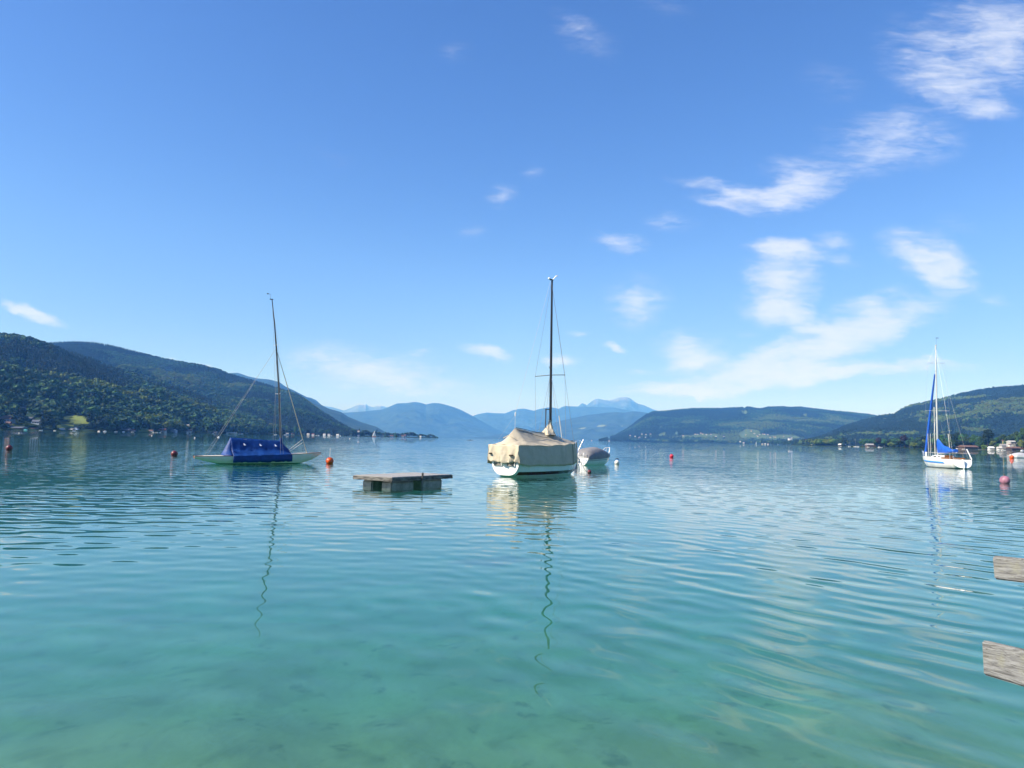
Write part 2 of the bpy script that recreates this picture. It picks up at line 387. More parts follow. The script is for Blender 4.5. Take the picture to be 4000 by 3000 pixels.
for yv in ys:
    dep = 0.95 + 0.075 * max(yv, 0) if yv < 60 else min(28.0, 5.45 + (yv - 60) * 0.25)
    rows.append([(xv, yv, -dep + 0.35 * float(fbm(xv / 2.5, yv / 2.5, 5, 3)) * (1 if abs(xv) < 41 and yv < 60 else 0)) for xv in xs])
bed = MB().grid(rows).build("lakebed", bed_material(), smooth=True); tag(bed, kind='structure')

# ------------------------------------------------------------------ hills and mountains
def poly_in(px, py, poly):
    inside = np.zeros(np.shape(px), bool); n = len(poly); j = n - 1
    for i in range(n):
        xi, yi = poly[i]; xj, yj = poly[j]
        c = ((yi > py) != (yj > py)) & (px < (xj - xi) * (py - yi) / (yj - yi + 1e-9) + xi)
        inside ^= c; j = i
    return inside
def conv(pts, ox, oy, s): return [(ox + x * s, oy + y * s) for x, y in pts]

class Hill:
    def __init__(s, skyline, y0, y1, tree=0.0, rough=0.12, seed=1, meadows=(), pw=1.25, nscale=350.0):
        q = [ae(px, py) for px, py in skyline]
        s.A = np.array([v[0] for v in q]); s.E = np.array([v[1] for v in q])
        o = np.argsort(s.A); s.A = s.A[o]; s.E = s.E[o]
        s.y0 = ([ae(p, hor(p))[0] for p, _ in y0], [v for _, v in y0]); s.y1 = ([ae(p, hor(p))[0] for p, _ in y1], [v for _, v in y1])
        s.tree = tree; s.rough = rough; s.seed = seed; s.meadows = meadows; s.pw = pw; s.ns = nscale
    def Y0(s, a): return np.interp(a, *s.y0)
    def Y1(s, a): return np.interp(a, *s.y1)
    def zr(s, a):
        y1 = s.Y1(a); return CAM_H + np.interp(a, s.A, s.E) * y1 - s.tree
    def z(s, a, Y):
        y0 = s.Y0(a); y1 = s.Y1(a); t = (Y - y0) / (y1 - y0); zr = np.maximum(s.zr(a), 0.3)
        tc = np.clip(t, 0, 1)
        g = np.where(t <= 1, tc ** s.pw * (1 + 0.25 * (1 - tc)), 1 - np.clip(t - 1, 0, 2) ** 2 * 0.8)
        X = a * Y
        nz = fbm(X / s.ns, Y / s.ns, s.seed, 4) + 0.5 * fbm(X / s.ns * 3.1, Y / s.ns * 3.1, s.seed + 3, 3)
        z = zr * g + zr * s.rough * nz * np.sin(np.pi * np.clip(t, 0, 1)) * (1.15 - np.clip(t, 0, 1)) * 2.2
        return np.where(t < 0, 0.6 + t * 400, np.maximum(z, 0.5 * np.clip(t * 40, 0, 1)))
    def meadow(s, px, py):
        k = np.zeros(np.shape(px), bool)
        for p in s.meadows: k |= poly_in(px, py, p)
        return k
    def build(s, name, m, na=260, nt=90, label=None):
        a = np.linspace(s.A[0], s.A[-1], na); tt = np.concatenate([[-0.02], np.linspace(0, 1, nt), np.linspace(1.05, 1.9, 10)])
        Ag, Tg = np.meshgrid(a, tt); Y = s.Y0(Ag) + Tg * (s.Y1(Ag) - s.Y0(Ag)); Z = s.z(Ag, Y)
        X = Ag * Y; v = np.stack([X, Y, Z], -1).reshape(-1, 3); nr = len(tt)
        idx = np.arange(nr * na).reshape(nr, na)
        f = np.stack([idx[:-1, :-1], idx[:-1, 1:], idx[1:, 1:], idx[1:, :-1]], -1).reshape(-1, 4)
        me = bpy.data.meshes.new(name); me.from_pydata(v.tolist(), [], f.tolist()); me.update()
        me.polygons.foreach_set('use_smooth', [True] * len(me.polygons))
        px, py = proj(v[:, 0], v[:, 1], v[:, 2])
        at_ = me.attributes.new('meadow', 'FLOAT', 'POINT'); at_.data.foreach_set('value', s.meadow(px, py).astype(np.float32))
        me.materials.append(m); o = bpy.data.objects.new(name, me); COL.objects.link(o)
        return tag(o, label, kind='structure')
    def hit(s, px, py):
        """where the sight line through a pixel first meets this hill (used to stand houses on the ground)"""
        d = pdir(px, py); a = d[0] / d[1]; e = d[2] / d[1]
        Y = np.linspace(float(s.Y0(a)), float(s.Y1(a)), 900); zz = s.z(np.full_like(Y, a), Y)
        k = np.argmax(zz >= CAM_H + e * Y); return Vector((a * Y[k], Y[k], zz[k]))
    def scatter(s, spacing, seed, rejects=(), tmax=1.06, tmin=0.0):
        rng = np.random.default_rng(seed)
        Ymin = min(s.y0[1]); Ymax = max(s.y1[1]) * 1.04
        X = np.arange(s.A[0] * Ymax if s.A[0] < 0 else s.A[0] * Ymin, s.A[-1] * Ymax if s.A[-1] > 0 else s.A[-1] * Ymin, spacing)
        Y = np.arange(Ymin, Ymax, spacing)
        Xg, Yg = np.meshgrid(X, Y); Xg = (Xg + rng.uniform(-.48, .48, Xg.shape) * spacing).ravel(); Yg = (Yg + rng.uniform(-.48, .48, Yg.shape) * spacing).ravel()
        a = Xg / Yg; y0 = s.Y0(a); t = (Yg - y0) / (s.Y1(a) - y0)
        k = (a > s.A[0]) & (a < s.A[-1]) & (t > tmin) & (t < tmax); Xg, Yg, a = Xg[k], Yg[k], a[k]
        Z = s.z(a, Yg); px, py = proj(Xg, Yg, Z)
        k = (px > -260) & (px < 4260) & ~s.meadow(px, py) & (s.zr(a) > 4)
        for p in rejects: k &= ~poly_in(px, py, p)
        return np.stack([Xg[k], Yg[k], Z[k]], -1)

def ground_mat(name, forest, meadow=(0.16, 0.20, 0.06), rock=None, nscale=0.02, bump=0.0, bscale=0.05, rz=None):
    m = bpy.data.materials.new(name); m.use_nodes = True; t = NT(m.node_tree); p = m.node_tree.nodes['Principled BSDF']
    p.inputs['Roughness'].default_value = 1.0; p.inputs['Specular IOR Level'].default_value = 0.0
    geo = t.n('ShaderNodeNewGeometry'); P = geo.outputs['Position']
    nz = t.noise(P, nscale, 6, 0.65)
    c = t.mix(t.smooth(nz, 0.35, 0.65), forest, tuple(v * 0.5 for v in forest))
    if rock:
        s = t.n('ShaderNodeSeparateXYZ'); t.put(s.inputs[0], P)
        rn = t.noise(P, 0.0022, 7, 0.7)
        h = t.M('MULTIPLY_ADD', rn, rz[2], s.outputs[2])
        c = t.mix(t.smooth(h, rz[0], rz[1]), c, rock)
    at_ = t.n('ShaderNodeAttribute', attribute_name='meadow')
    c = t.mix(at_.outputs['Fac'], c, t.mix(t.smooth(t.noise(P, 0.03, 4), 0.35, 0.65), meadow, tuple(v * 0.75 for v in meadow)))
    t.put(p.inputs['Base Color'], c)
    if bump:
        b = t.n('ShaderNodeBump'); b.inputs['Distance'].default_value = bump; t.put(b.inputs['Height'], t.noise(P, bscale, 5, 0.6)); t.put(p.inputs['Normal'], b.outputs[0])
    return m
G_forest = ground_mat("forest_floor", (0.03, 0.05, 0.02))
G_far = ground_mat("far_forest", (0.035, 0.055, 0.028), bump=9.0, bscale=0.02, nscale=0.004)
G_mid = ground_mat("middle_forest", (0.035, 0.055, 0.028), (0.085, 0.125, 0.055), bump=8.0, bscale=0.03, nscale=0.006)
G_rock = ground_mat("limestone_mountain", (0.05, 0.07, 0.045), rock=(0.20, 0.195, 0.19), bump=30.0, bscale=0.006, nscale=0.003, rz=(1880, 2450, 1200))
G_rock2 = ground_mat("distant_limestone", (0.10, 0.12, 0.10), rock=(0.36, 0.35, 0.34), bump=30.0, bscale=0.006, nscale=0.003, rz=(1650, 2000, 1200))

c6 = lambda p: conv(p, 0, 1250, .4069)
mead_A = [c6([(540, 940), (610, 922), (700, 915), (785, 918), (852, 962), (848, 1032), (800, 1036), (772, 1000), (700, 985), (640, 960)]),
          c6([(550, 1012), (600, 998), (702, 1006), (706, 1032), (560, 1034)]), c6([(1318, 1030), (1400, 1024), (1432, 1050), (1430, 1076), (1330, 1072)]),
          c6([(1755, 962), (1822, 960), (1825, 985), (1770, 985)]), c6([(1868, 958), (1930, 957), (1985, 990), (1960, 1022), (1890, 1000)]),
          [(0, 1640), (60, 1650), (60, 1662), (0, 1662)], [(885, 1688), (925, 1688), (925, 1695), (885, 1695)], [(1030, 1652), (1058, 1652), (1058, 1664), (1030, 1664)]]
hill_A = Hill([(-600, 1250), (-300, 1275), (0, 1305), (61, 1311), (122, 1327), (171, 1342), (244, 1370), (346, 1402), (407, 1427), (509, 1459), (610, 1492), (732, 1529), (814, 1561), (895, 1592), (1000, 1626), (1100, 1662), (1200, 1704)],
              [(-600, 1000), (0, 1058), (366, 1200), (610, 1350), (900, 1700), (1200, 2250)], [(-600, 2200), (0, 2300), (400, 2450), (900, 2900), (1200, 2900)], tree=15, rough=0.20, seed=11, meadows=mead_A, pw=1.2)
hill_B = Hill([(-300, 1345), (120, 1338), (200, 1337), (285, 1333), (366, 1336), (430, 1347), (529, 1372), (651, 1402), (773, 1422), (855, 1442), (900, 1461), (981, 1483), (1042, 1500), (1095, 1518), (1144, 1530), (1185, 1552), (1225, 1581), (1266, 1613), (1307, 1638), (1347, 1662), (1388, 1684), (1440, 1698), (1520, 1704)],
              [(-300, 2400), (900, 2300), (1144, 2350), (1400, 2500), (1520, 2600)], [(-300, 4200), (900, 4400), (1300, 3700), (1520, 2900)], tree=16, rough=0.16, seed=23, pw=1.15)
c1 = lambda p: conv(p, 2600, 1500, .3617); c7 = lambda p: conv(p, 2200, 1650, .2486)
mead_I = [c1([(805, 288), (872, 284), (888, 326), (838, 332)]), c1([(1180, 342), (1226, 334), (1222, 360), (1190, 364)]), c1([(1478, 326), (1520, 320), (1532, 358), (1500, 362)]),
          c1([(1378, 387), (1540, 376), (1560, 398), (1400, 405)]), c1([(775, 548), (850, 490), (930, 486), (1012, 502), (1025, 538), (1100, 556), (1270, 548), (1400, 558), (1505, 592), (1300, 602), (1050, 596), (815, 592)]),
          c1([(150, 578), (290, 552), (420, 540), (560, 540), (585, 570), (400, 582)]), c1([(90, 555), (110, 520), (138, 520), (118, 556)]), c1([(700, 374), (930, 376), (930, 388), (830, 386)]),
          c7([(1470, 200), (1580, 158), (1620, 158), (1600, 212), (1500, 218)]), c7([(1600, 240), (1900, 205), (2212, 200), (2212, 240), (1700, 246)]), c7([(1485, 90), (1560, 48), (1580, 72), (1530, 100)])]
hill_I = Hill([(2330, 1719), (2400, 1700), (2451, 1671), (2492, 1640), (2524, 1618), (2553, 1606), (2594, 1604), (2654, 1598), (2708, 1594), (2817, 1594), (2860, 1591), (2900, 1589), (2908, 1594), (2916, 1588), (2925, 1588), (2962, 1594), (2980, 1594), (2998, 1588), (3059, 1587), (3092, 1590), (3121, 1588), (3179, 1595), (3251, 1603), (3323, 1609), (3400, 1618), (3427, 1624), (3600, 1660), (3750, 1720)],
              [(2330, 5300), (3179, 4800), (3750, 4600)], [(2330, 7200), (2600, 7600), (3400, 7600), (3750, 7000)], tree=12, rough=0.10, seed=37, meadows=mead_I, pw=1.1, nscale=700)
hill_J = Hill([(3080, 1741), (3179, 1713), (3233, 1696), (3287, 1670), (3332, 1655), (3379, 1641), (3427, 1626), (3468, 1620), (3496, 1617), (3528, 1596), (3563, 1581), (3617, 1571), (3680, 1557), (3743, 1541), (3806, 1528), (3885, 1514), (3933, 1512), (4000, 1506), (4200, 1490), (4500, 1480)],
              [(3080, 2700), (4500, 2500)], [(3080, 3600), (3400, 4500), (4500, 4600)], tree=14, rough=0.09, seed=41, pw=1.1)
hill_A.build("hill", G_forest, 320, 120, "steep wooded hill on the left shore with a pale meadow at its foot")
hill_B.build("hill", G_forest, 320, 100, "longer wooded ridge behind the nearest left hill")
hill_I.build("hill", G_mid, 420, 140, "long flat topped blue hill with clearings and a village")
hill_J.build("hill", G_forest, 260, 90, "dark wooded hill above the right shore")
Hill([(880, 1478), (905, 1457), (929, 1456), (970, 1470), (1005, 1478), (1050, 1482), (1091, 1492), (1115, 1510), (1144, 1523), (1200, 1552), (1300, 1605)], [(880, 6500)], [(880, 10500)], seed=51, nscale=900).build("mountain", G_far, 90, 40, "pale blue ridge peeping over the left hill")
Hill([(1120, 1580), (1160, 1558), (1197, 1551), (1212, 1553), (1235, 1563), (1256, 1582), (1300, 1614), (1400, 1668)], [(1120, 8500)], [(1120, 12500)], seed=53, nscale=900).build("mountain", G_far, 90, 40, "small blue shoulder at the right end of the left hills")
Hill([(1130, 1560), (1200, 1570), (1254, 1584), (1287, 1597), (1331, 1609), (1360, 1628), (1408, 1648), (1470, 1667), (1502, 1686), (1560, 1705), (1600, 1709)], [(1130, 5200)], [(1130, 7600)], seed=55, nscale=700).build("mountain", G_far, 120, 50, "blue spur sloping down to the lake behind the wooded point")
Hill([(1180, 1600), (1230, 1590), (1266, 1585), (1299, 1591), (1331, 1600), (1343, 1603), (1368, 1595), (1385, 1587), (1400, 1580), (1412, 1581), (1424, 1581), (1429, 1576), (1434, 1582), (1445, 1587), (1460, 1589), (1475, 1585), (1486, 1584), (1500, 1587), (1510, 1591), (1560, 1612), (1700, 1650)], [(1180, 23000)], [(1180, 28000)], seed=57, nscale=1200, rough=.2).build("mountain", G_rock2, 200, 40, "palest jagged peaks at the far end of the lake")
Hill([(1260, 1630), (1343, 1612), (1409, 1608), (1490, 1600), (1522, 1588), (1551, 1576), (1592, 1574), (1608, 1571), (1624, 1570), (1645, 1574), (1665, 1580), (1680, 1576), (1693, 1574), (1715, 1575), (1734, 1579), (1775, 1591), (1800, 1601), (1845, 1624), (1922, 1667), (1971, 1690), (2050, 1716)], [(1260, 13500)], [(1260, 17000)], seed=59, nscale=1100, rough=.16).build("mountain", G_far, 240, 70, "broad two topped blue mountain in the middle distance")
Hill([(1740, 1690), (1800, 1650), (1849, 1624), (1873, 1616), (1906, 1611), (1920, 1613), (1942, 1614), (1971, 1615), (1985, 1610), (1999, 1604), (2028, 1597), (2048, 1596), (2065, 1600), (2085, 1604), (2109, 1597), (2146, 1591), (2165, 1593), (2182, 1597), (2195, 1590), (2207, 1586), (2230, 1587), (2260, 1588), (2400, 1592), (2560, 1625)], [(1740, 16500)], [(1740, 21000)], seed=61, nscale=1100, rough=.16).build("mountain", G_far, 240, 70, "rolling blue ridge behind the mast of the covered yacht")
Hill([(2150, 1630), (2240, 1592), (2260, 1587), (2266, 1580), (2274, 1575), (2283, 1578), (2292, 1583), (2304, 1573), (2315, 1565), (2325, 1559), (2337, 1557), (2348, 1560), (2357, 1562), (2370, 1563), (2382, 1564), (2395, 1560), (2406, 1557), (2420, 1553), (2435, 1551), (2446, 1551), (2455, 1553), (2464, 1557), (2471, 1563), (2480, 1570), (2492, 1577), (2505, 1580), (2516, 1583), (2535, 1592), (2553, 1600), (2700, 1640)], [(2150, 22500)], [(2150, 26500)], seed=63, nscale=900, rough=.22).build("mountain", G_rock, 260, 70, "bare rocky summit rising highest at the end of the lake")
Hill([(1800, 1716), (1900, 1702), (2000, 1692), (2090, 1680), (2146, 1661), (2187, 1644), (2248, 1631), (2290, 1622), (2329, 1617), (2370, 1612), (2410, 1610), (2440, 1612), (2471, 1606), (2500, 1608), (2540, 1615), (2620, 1645)], [(1800, 11000)], [(1800, 13500)], seed=65, nscale=900, rough=.14,
     meadows=[c7([(215, 105), (300, 80), (370, 78), (330, 100)]), c7([(520, 70), (560, 45), (640, 38), (690, 55), (600, 72)]), c7([(900, 60), (920, 48), (945, 48), (930, 62)])]).build("mountain", ground_mat("foothill_forest", (0.035, 0.055, 0.028), (0.17, 0.20, 0.075), bump=9, bscale=.02, nscale=.004), 240, 80, "darker blue foothills in front of the rocky summit")

# low ground along the shores
def strip(name, a_pts, depth, label, top=3.0):
    rows = []
    for k, (dy, z) in enumerate([(0, -3), (6, 0.35), (40, 1.0), (depth * .6, top), (depth, top)]):
        rows.append([(ae(px, hor(px))[0] * (Y + dy), Y + dy, z) for px, Y in a_pts])
    return tag(MB().grid(rows).build(name, G_forest, smooth=True), label, kind='structure')
SHORE_R = [(3090, 2100), (3200, 1950), (3300, 1750), (3370, 1520), (3480, 1400), (3640, 1290), (3840, 1160), (4000, 930), (4300, 800), (4700, 760)]
def shoreR(px): return float(np.interp(px, [p for p, _ in SHORE_R], [y for _, y in SHORE_R]))
strip("shore", SHORE_R, 1400, "low ground along the right shore", 4.0)
SPIT = [(1150, 2360), (1300, 2450), (1400, 2500), (1500, 2650), (1600, 2800), (1700, 2900), (1712, 2960)]
def shoreS(px): return float(np.interp(px, [p for p, _ in SPIT], [y for _, y in SPIT]))
strip("shore", SPIT, 90, "low wooded point on the left of the far lake", 3.0)
def shoreL(px): return float(np.interp(px, [0, 366, 610, 900, 1200], [1058, 1200, 1350, 1700, 2250]))

# ------------------------------------------------------------------ haze
HZ = bpy.data.materials.new("haze_air"); HZ.use_nodes = True; t = NT(HZ.node_tree); HZ.node_tree.nodes.clear()
pv = t.n('ShaderNodeVolumePrincipled'); pv.inputs['Color'].default_value = (0.12, 0.39, 1.0, 1); pv.inputs['Absorption Color'].default_value = (1, 1, 1, 1)
pv.inputs['Density'].default_value = 6.4e-5; pv.inputs['Anisotropy'].default_value = 0.0
out = t.n('ShaderNodeOutputMaterial'); t.put(out.inputs[1], pv.outputs[0])
hz = MB().box((0, 15500, 985), (60000, 36000, 2030)).build("haze", HZ); tag(hz, "thin blue morning haze over the lake and mountains", "haze", kind='stuff')

# ------------------------------------------------------------------ trees
def leaf_crown(kind, seed, nleaf, leaf, blobs=9):
    rng = np.random.default_rng(seed); V = []; Fc = []
    def quad(c, n, s):
        n = n / (np.linalg.norm(n) + 1e-9); a = np.cross(n, rng.normal(size=3)); a /= np.linalg.norm(a) + 1e-9; b = np.cross(n, a)
        o = len(V); j = rng.uniform(.6, 1.3, 4) * s
        V.extend([c - a * j[0] - b * j[1] * .7, c + a * j[1] - b * j[2] * .7, c + a * j[2] + b * j[3] * .7, c - a * j[3] + b * j[0] * .7]); Fc.append((o, o + 1, o + 2, o + 3))
    if kind == 'conifer':
        for i in range(nleaf):
            z = 0.08 + 0.92 * rng.random() ** 1.3; lay = (z * 9) % 1.0
            r = (1 - z) ** 0.85 * 0.26 * (0.55 + 0.55 * (1 - lay)) * rng.uniform(.55, 1.05); th = rng.uniform(0, 6.283)
            quad(np.array([r * math.cos(th), r * math.sin(th), z]), np.array([math.cos(th), math.sin(th), .9]) + rng.normal(size=3) * .4, leaf * (1.1 - .6 * z))
    else:
        sh = {'round': (.30, .36, .60), 'wide': (.42, .30, .56), 'tall': (.20, .42, .56), 'bush': (.40, .36, .44), 'column': (.11, .46, .52)}[kind]
        cs = []
        for i in range(blobs):
            d = rng.normal(size=3); d /= np.linalg.norm(d); d[2] *= .95
            rr = rng.uniform(.45, .78)
            cs.append((np.array([d[0] * sh[0] * rr, d[1] * sh[0] * rr, sh[2] + d[2] * sh[1] * rr]), rng.uniform(.34, .55) * min(sh[0], sh[1])))
        per = nleaf // blobs
        for c, r in cs:
            for i in range(per):
                d = rng.normal(size=3); d /= np.linalg.norm(d)
                if d[2] < -.3 and rng.random() < .6: d[2] *= -1
                q = c + d * r * rng.uniform(.72, 1.12)
                if q[2] < .04: continue
                quad(q, d + np.array([0, 0, .25]) + rng.normal(size=3) * .45, leaf * rng.uniform(.7, 1.2))
        for c, r in cs:                                       # inner masses that close the crown's middle
            bm = bmesh.new(); bmesh.ops.create_icosphere(bm, subdivisions=1, radius=r * .86); o = len(V); bm.verts.index_update()
            V.extend([c + np.array(v.co) * rng.uniform(.8, 1.1) for v in bm.verts]); Fc.extend([tuple(o + v.index for v in f.verts) for f in bm.faces]); bm.free()
    return V, Fc
def crown_mesh(name, kind, seed, nleaf, leaf, m, blobs=9):
    v, f = leaf_crown(kind, seed, nleaf, leaf, blobs)
    me = bpy.data.meshes.new(name); me.from_pydata([tuple(p) for p in v], [], f); me.update(); me.materials.append(m); return me

# forest stuff: crowns scattered over each hill, one object per wood
PROTO = bpy.data.collections.new("forest_crowns")
specs = [('round', 160, .075, 'foliage', 7), ('wide', 160, .08, 'foliage', 7), ('tall', 140, .07, 'foliage', 6), ('conifer', 170, .07, 'foliage_dark', 0), ('round', 160, .075, 'foliage_dark', 7), ('wide', 150, .08, 'foliage_light', 7)]
for i, (kd, n, lf, mm, bl) in enumerate(specs):
    o = bpy.data.objects.new("crown_%d" % i, crown_mesh("crown", kd, 900 + i, n, lf, M[mm], bl)); PROTO.objects.link(o)
def forest_nodes():
    g = bpy.data.node_groups.new("forest", 'GeometryNodeTree')
    g.interface.new_socket("Geometry", in_out='INPUT', socket_type='NodeSocketGeometry'); g.interface.new_socket("Geometry", in_out='OUTPUT', socket_type='NodeSocketGeometry')
    N = lambda ty: g.nodes.new(ty)
    gi, go, ip, ci = N('NodeGroupInput'), N('NodeGroupOutput'), N('GeometryNodeInstanceOnPoints'), N('GeometryNodeCollectionInfo')
    ci.inputs['Collection'].default_value = PROTO; ci.inputs['Separate Children'].default_value = True; ci.inputs['Reset Children'].default_value = True
    def na(nm, ty):
        a = N('GeometryNodeInputNamedAttribute'); a.data_type = ty; a.inputs['Name'].default_value = nm
        return [s for s in a.outputs if s.enabled and s.name == 'Attribute'][0]
    L = g.links.new
    L(gi.outputs[0], ip.inputs['Points']); L(ci.outputs[0], ip.inputs['Instance']); ip.inputs['Pick Instance'].default_value = True
    L(na('kind', 'INT'), ip.inputs['Instance Index']); L(na('turn', 'FLOAT_VECTOR'), ip.inputs['Rotation']); L(na('size', 'FLOAT_VECTOR'), ip.inputs['Scale'])
    L(ip.outputs[0], go.inputs[0]); return g
FG = forest_nodes()
def forest(name, pts, hmin, hmax, seed, label, weights=(3, 3, 2, 2, 2, .5), cscale=180.0, sink=1.0, low=0.0):
    rng = np.random.default_rng(seed); n = len(pts)
    me = bpy.data.meshes.new(name); me.vertices.add(n); pts = pts.copy(); pts[:, 2] -= sink; me.vertices.foreach_set('co', pts.astype(np.float32).ravel())
    w = np.array(weights, float); cum = np.cumsum(w / w.sum())
    sel = np.clip(0.5 + fbm(pts[:, 0] / cscale, pts[:, 1] / cscale, seed, 3) * 1.6 + rng.normal(size=n) * .10 + low * (.5 - pts[:, 2] / max(1.0, pts[:, 2].max())), 0, .9999)
    order = np.array([3, 4, 2, 0, 1, 5]); ww = w[order]; cum = np.cumsum(ww / ww.sum()); kind = order[np.searchsorted(cum, sel).clip(0, 5)]
    h = rng.uniform(hmin, hmax, n); wd = rng.uniform(.8, 1.25, n)
    me.attributes.new('kind', 'INT', 'POINT').data.foreach_set('value', kind.astype(np.int32))
    tr = np.zeros((n, 3)); tr[:, 2] = rng.uniform(0, 6.28, n); me.attributes.new('turn', 'FLOAT_VECTOR', 'POINT').data.foreach_set('vector', tr.astype(np.float32).ravel())
    sz = np.stack([h * wd, h * wd, h], -1); me.attributes.new('size', 'FLOAT_VECTOR', 'POINT').data.foreach_set('vector', sz.astype(np.float32).ravel())
    o = bpy.data.objects.new(name, me); COL.objects.link(o); md = o.modifiers.new("forest", 'NODES'); md.node_group = FG
    return tag(o, label, "forest", kind='stuff')

# ------------------------------------------------------------------ houses
def wallm(name, c): return mat(name, c, 0.85, 0.12, .4)
HW = {'white': wallm("white_plaster", (.74, .72, .68)), 'cream': wallm("cream_plaster", (.66, .58, .42)), 'blue': wallm("pale_blue_plaster", (.42, .50, .62)), 'yellow': wallm("yellow_plaster", (.42, .35, .12)),
      'brown': wallm("brown_timber", (.10, .062, .042)), 'grey': wallm("grey_render", (.40, .38, .36)), 'orange': wallm("orange_plaster", (.62, .30, .10)), 'dark': wallm("dark_timber", (.045, .035, .035))}
HW['far'] = wallm("far_plaster", (.46, .45, .42))
HR = {'red': mat("red_tiles", (.22, .085, .055), .85, .25, .8), 'brown': mat("brown_tiles", (.15, .08, .06), .85, .25, .8), 'slate': mat("slate_roof", (.07, .085, .12), .7, .25, .8),
      'grey': mat("grey_sheet_roof", (.30, .29, .29), .7, .2, .6), 'pale': mat("pale_sheet_roof", (.52, .50, .47), .7, .15, .6), 'white': mat("white_awning", (.78, .77, .75), .6, .08, .6)}
GLASS = mat("window_glass", (.03, .04, .055), .12)
REJECT = {}
def house(px, py, wpx, hpx, wall, roof, label, hill=None, Y=None, cat="house", name="house", nwin=0, turn=0, group=None, rej=None, side=False, roofpart=.42):
    if hill is not None: p = hill.hit(px, py); Y = p.y
    else:
        q = at(px, py, Y); p = Vector(q)
    s = Y / F; w = wpx * s; h = hpx * s; d = w * .75
    t = thing(name, label, cat, p, turn, group)
    hw = h * (1 - roofpart)
    MB().box((0, d * .5, hw / 2 - 1.0), (w, d, hw + 2.0)).build('wall', HW[wall], t)
    o = .06 * w; th = max(.15, .03 * h)
    r = MB()
    if side:   # ridge runs away from the viewer: gable faces the lake
        pr = [(-w / 2 - o, -o, hw - .02 * h), (0, -o, h), (w / 2 + o, -o, hw - .02 * h)]
        r.add([(x, y, z) for x, y, z in pr] + [(x, d + o, z) for x, _, z in pr] + [(x, y, z - th) for x, y, z in pr] + [(x, d + o, z - th) for x, _, z in pr],
              [(0, 3, 4, 1), (1, 4, 5, 2), (6, 7, 10, 9), (7, 8, 11, 10), (0, 1, 7, 6), (1, 2, 8, 7), (3, 9, 10, 4), (4, 10, 11, 5), (0, 6, 9, 3), (2, 5, 11, 8)])
        g = MB().add([(-w / 2, .02, hw), (w / 2, .02, hw), (0, .02, h - th), (-w / 2, d - .02, hw), (w / 2, d - .02, hw), (0, d - .02, h - th)], [(0, 1, 2), (5, 4, 3), (0, 3, 4, 1), (1, 4, 5, 2), (2, 5, 3, 0)])
        g.build('gable', HW[wall], t)
    else:
        r.add([(-w / 2 - o, -o, hw - .03 * h), (w / 2 + o, -o, hw - .03 * h), (w / 2 + o, d / 2, h), (-w / 2 - o, d / 2, h), (-w / 2 - o, d + o, hw - .03 * h), (w / 2 + o, d + o, hw - .03 * h),
               (-w / 2 - o, -o, hw - .03 * h - th), (w / 2 + o, -o, hw - .03 * h - th), (-w / 2 - o, d + o, hw - .03 * h - th), (w / 2 + o, d + o, hw - .03 * h - th)],
              [(0, 1, 2, 3), (3, 2, 5, 4), (0, 6, 7, 1), (4, 5, 9, 8), (6, 8, 9, 7), (0, 3, 4, 8, 6), (1, 7, 9, 5, 2)])
    r.build('roof', HR[roof], t)
    for k in range(nwin):
        x = (k + .5) / nwin * w * .86 - w * .43
        ww = min(w * .5 / nwin, 1.6); wh = min(hw * .35, 1.7)
        f = MB().box((x, -.03, hw * .55), (ww + .3, .1, wh + .3)).build('window', HW['white'], t)
        MB().box((x, -.085, hw * .55), (ww, .03, wh)).build('pane', GLASS, f)
    if rej is not None:
        q = 1.15 * wpx / 2 + 3
        REJECT.setdefault(rej, []).append([(px - q, py - hpx * .75), (px + q, py - hpx * .75), (px + q * .9, py + 15), (px - q * .9, py + 15)])
    return t
HA = hill_A
house(17, 1653, 42, 31, 'blue', 'brown', "large pale blue house with brown roof at the left edge of the photo", HA, nwin=4, rej='A')
house(28, 1662, 18, 15, 'orange', 'brown', "small sunlit orange house with brown roof below the large pale blue house", HA, nwin=2, rej='A')
house(74, 1607, 40, 18, 'dark', 'slate', "dark slate roofed chalet highest among trees on the left slope", HA, nwin=2, rej='A')
house(37, 1616, 24, 12, 'cream', 'pale', "low cream house with pale roof left of the slate roofed chalet", HA, nwin=2, rej='A')
house(80, 1641, 32, 13, 'dark', 'grey', "dark timber house with grey roof between trees above the left boathouses", HA, nwin=2, rej='A')
house(112, 1640, 22, 11, 'grey', 'slate', "small grey house with slate roof left of the white tower house", HA, nwin=1, rej='A')
house(138, 1657, 34, 17, 'blue', 'slate', "grey blue house adjoining the tall white house", HA, nwin=3, rej='A')
house(168, 1656, 17, 18, 'white', 'brown', "tall narrow white house with brown roof above the left shore", HA, nwin=1, rej='A')
HY = 1066
def shore_house(px, wpx, hpx, wall, roof, label, dy=14, **k):
    Y = shoreL(px) + dy; q = at(px, hor(px), Y); s = Y / F
    py = proj(q[0], q[1], .5)[1]
    return house(px, py, wpx, hpx, wall, roof, label, None, Y, rej='A', **k)
bh = dict(cat="boathouse", name="boathouse")
shore_house(60, 46, 13, 'dark', 'slate', "long dark boathouse with slate roof at the far left shore", **bh)
shore_house(122, 26, 11, 'dark', 'brown', "brown roofed boathouse on the shore under the tall white house", **bh)
shore_house(236, 20, 9, 'cream', 'pale', "low cream boathouse with pale roof below the green meadow", **bh)
shore_house(268, 26, 9, 'brown', 'grey', "brown boathouse with grey roof at the right foot of the green meadow", **bh)
shore_house(294, 16, 16, 'blue', 'slate', "narrow blue boathouse standing in the water right of the meadow", side=True, **bh)
shore_house(485, 32, 13, 'dark', 'slate', "wide slate roofed boathouse behind the round tree on the left shore", **bh)
shore_house(514, 16, 12, 'grey', 'red', "small grey boathouse with red roof beside the wide slate roofed one", **bh)
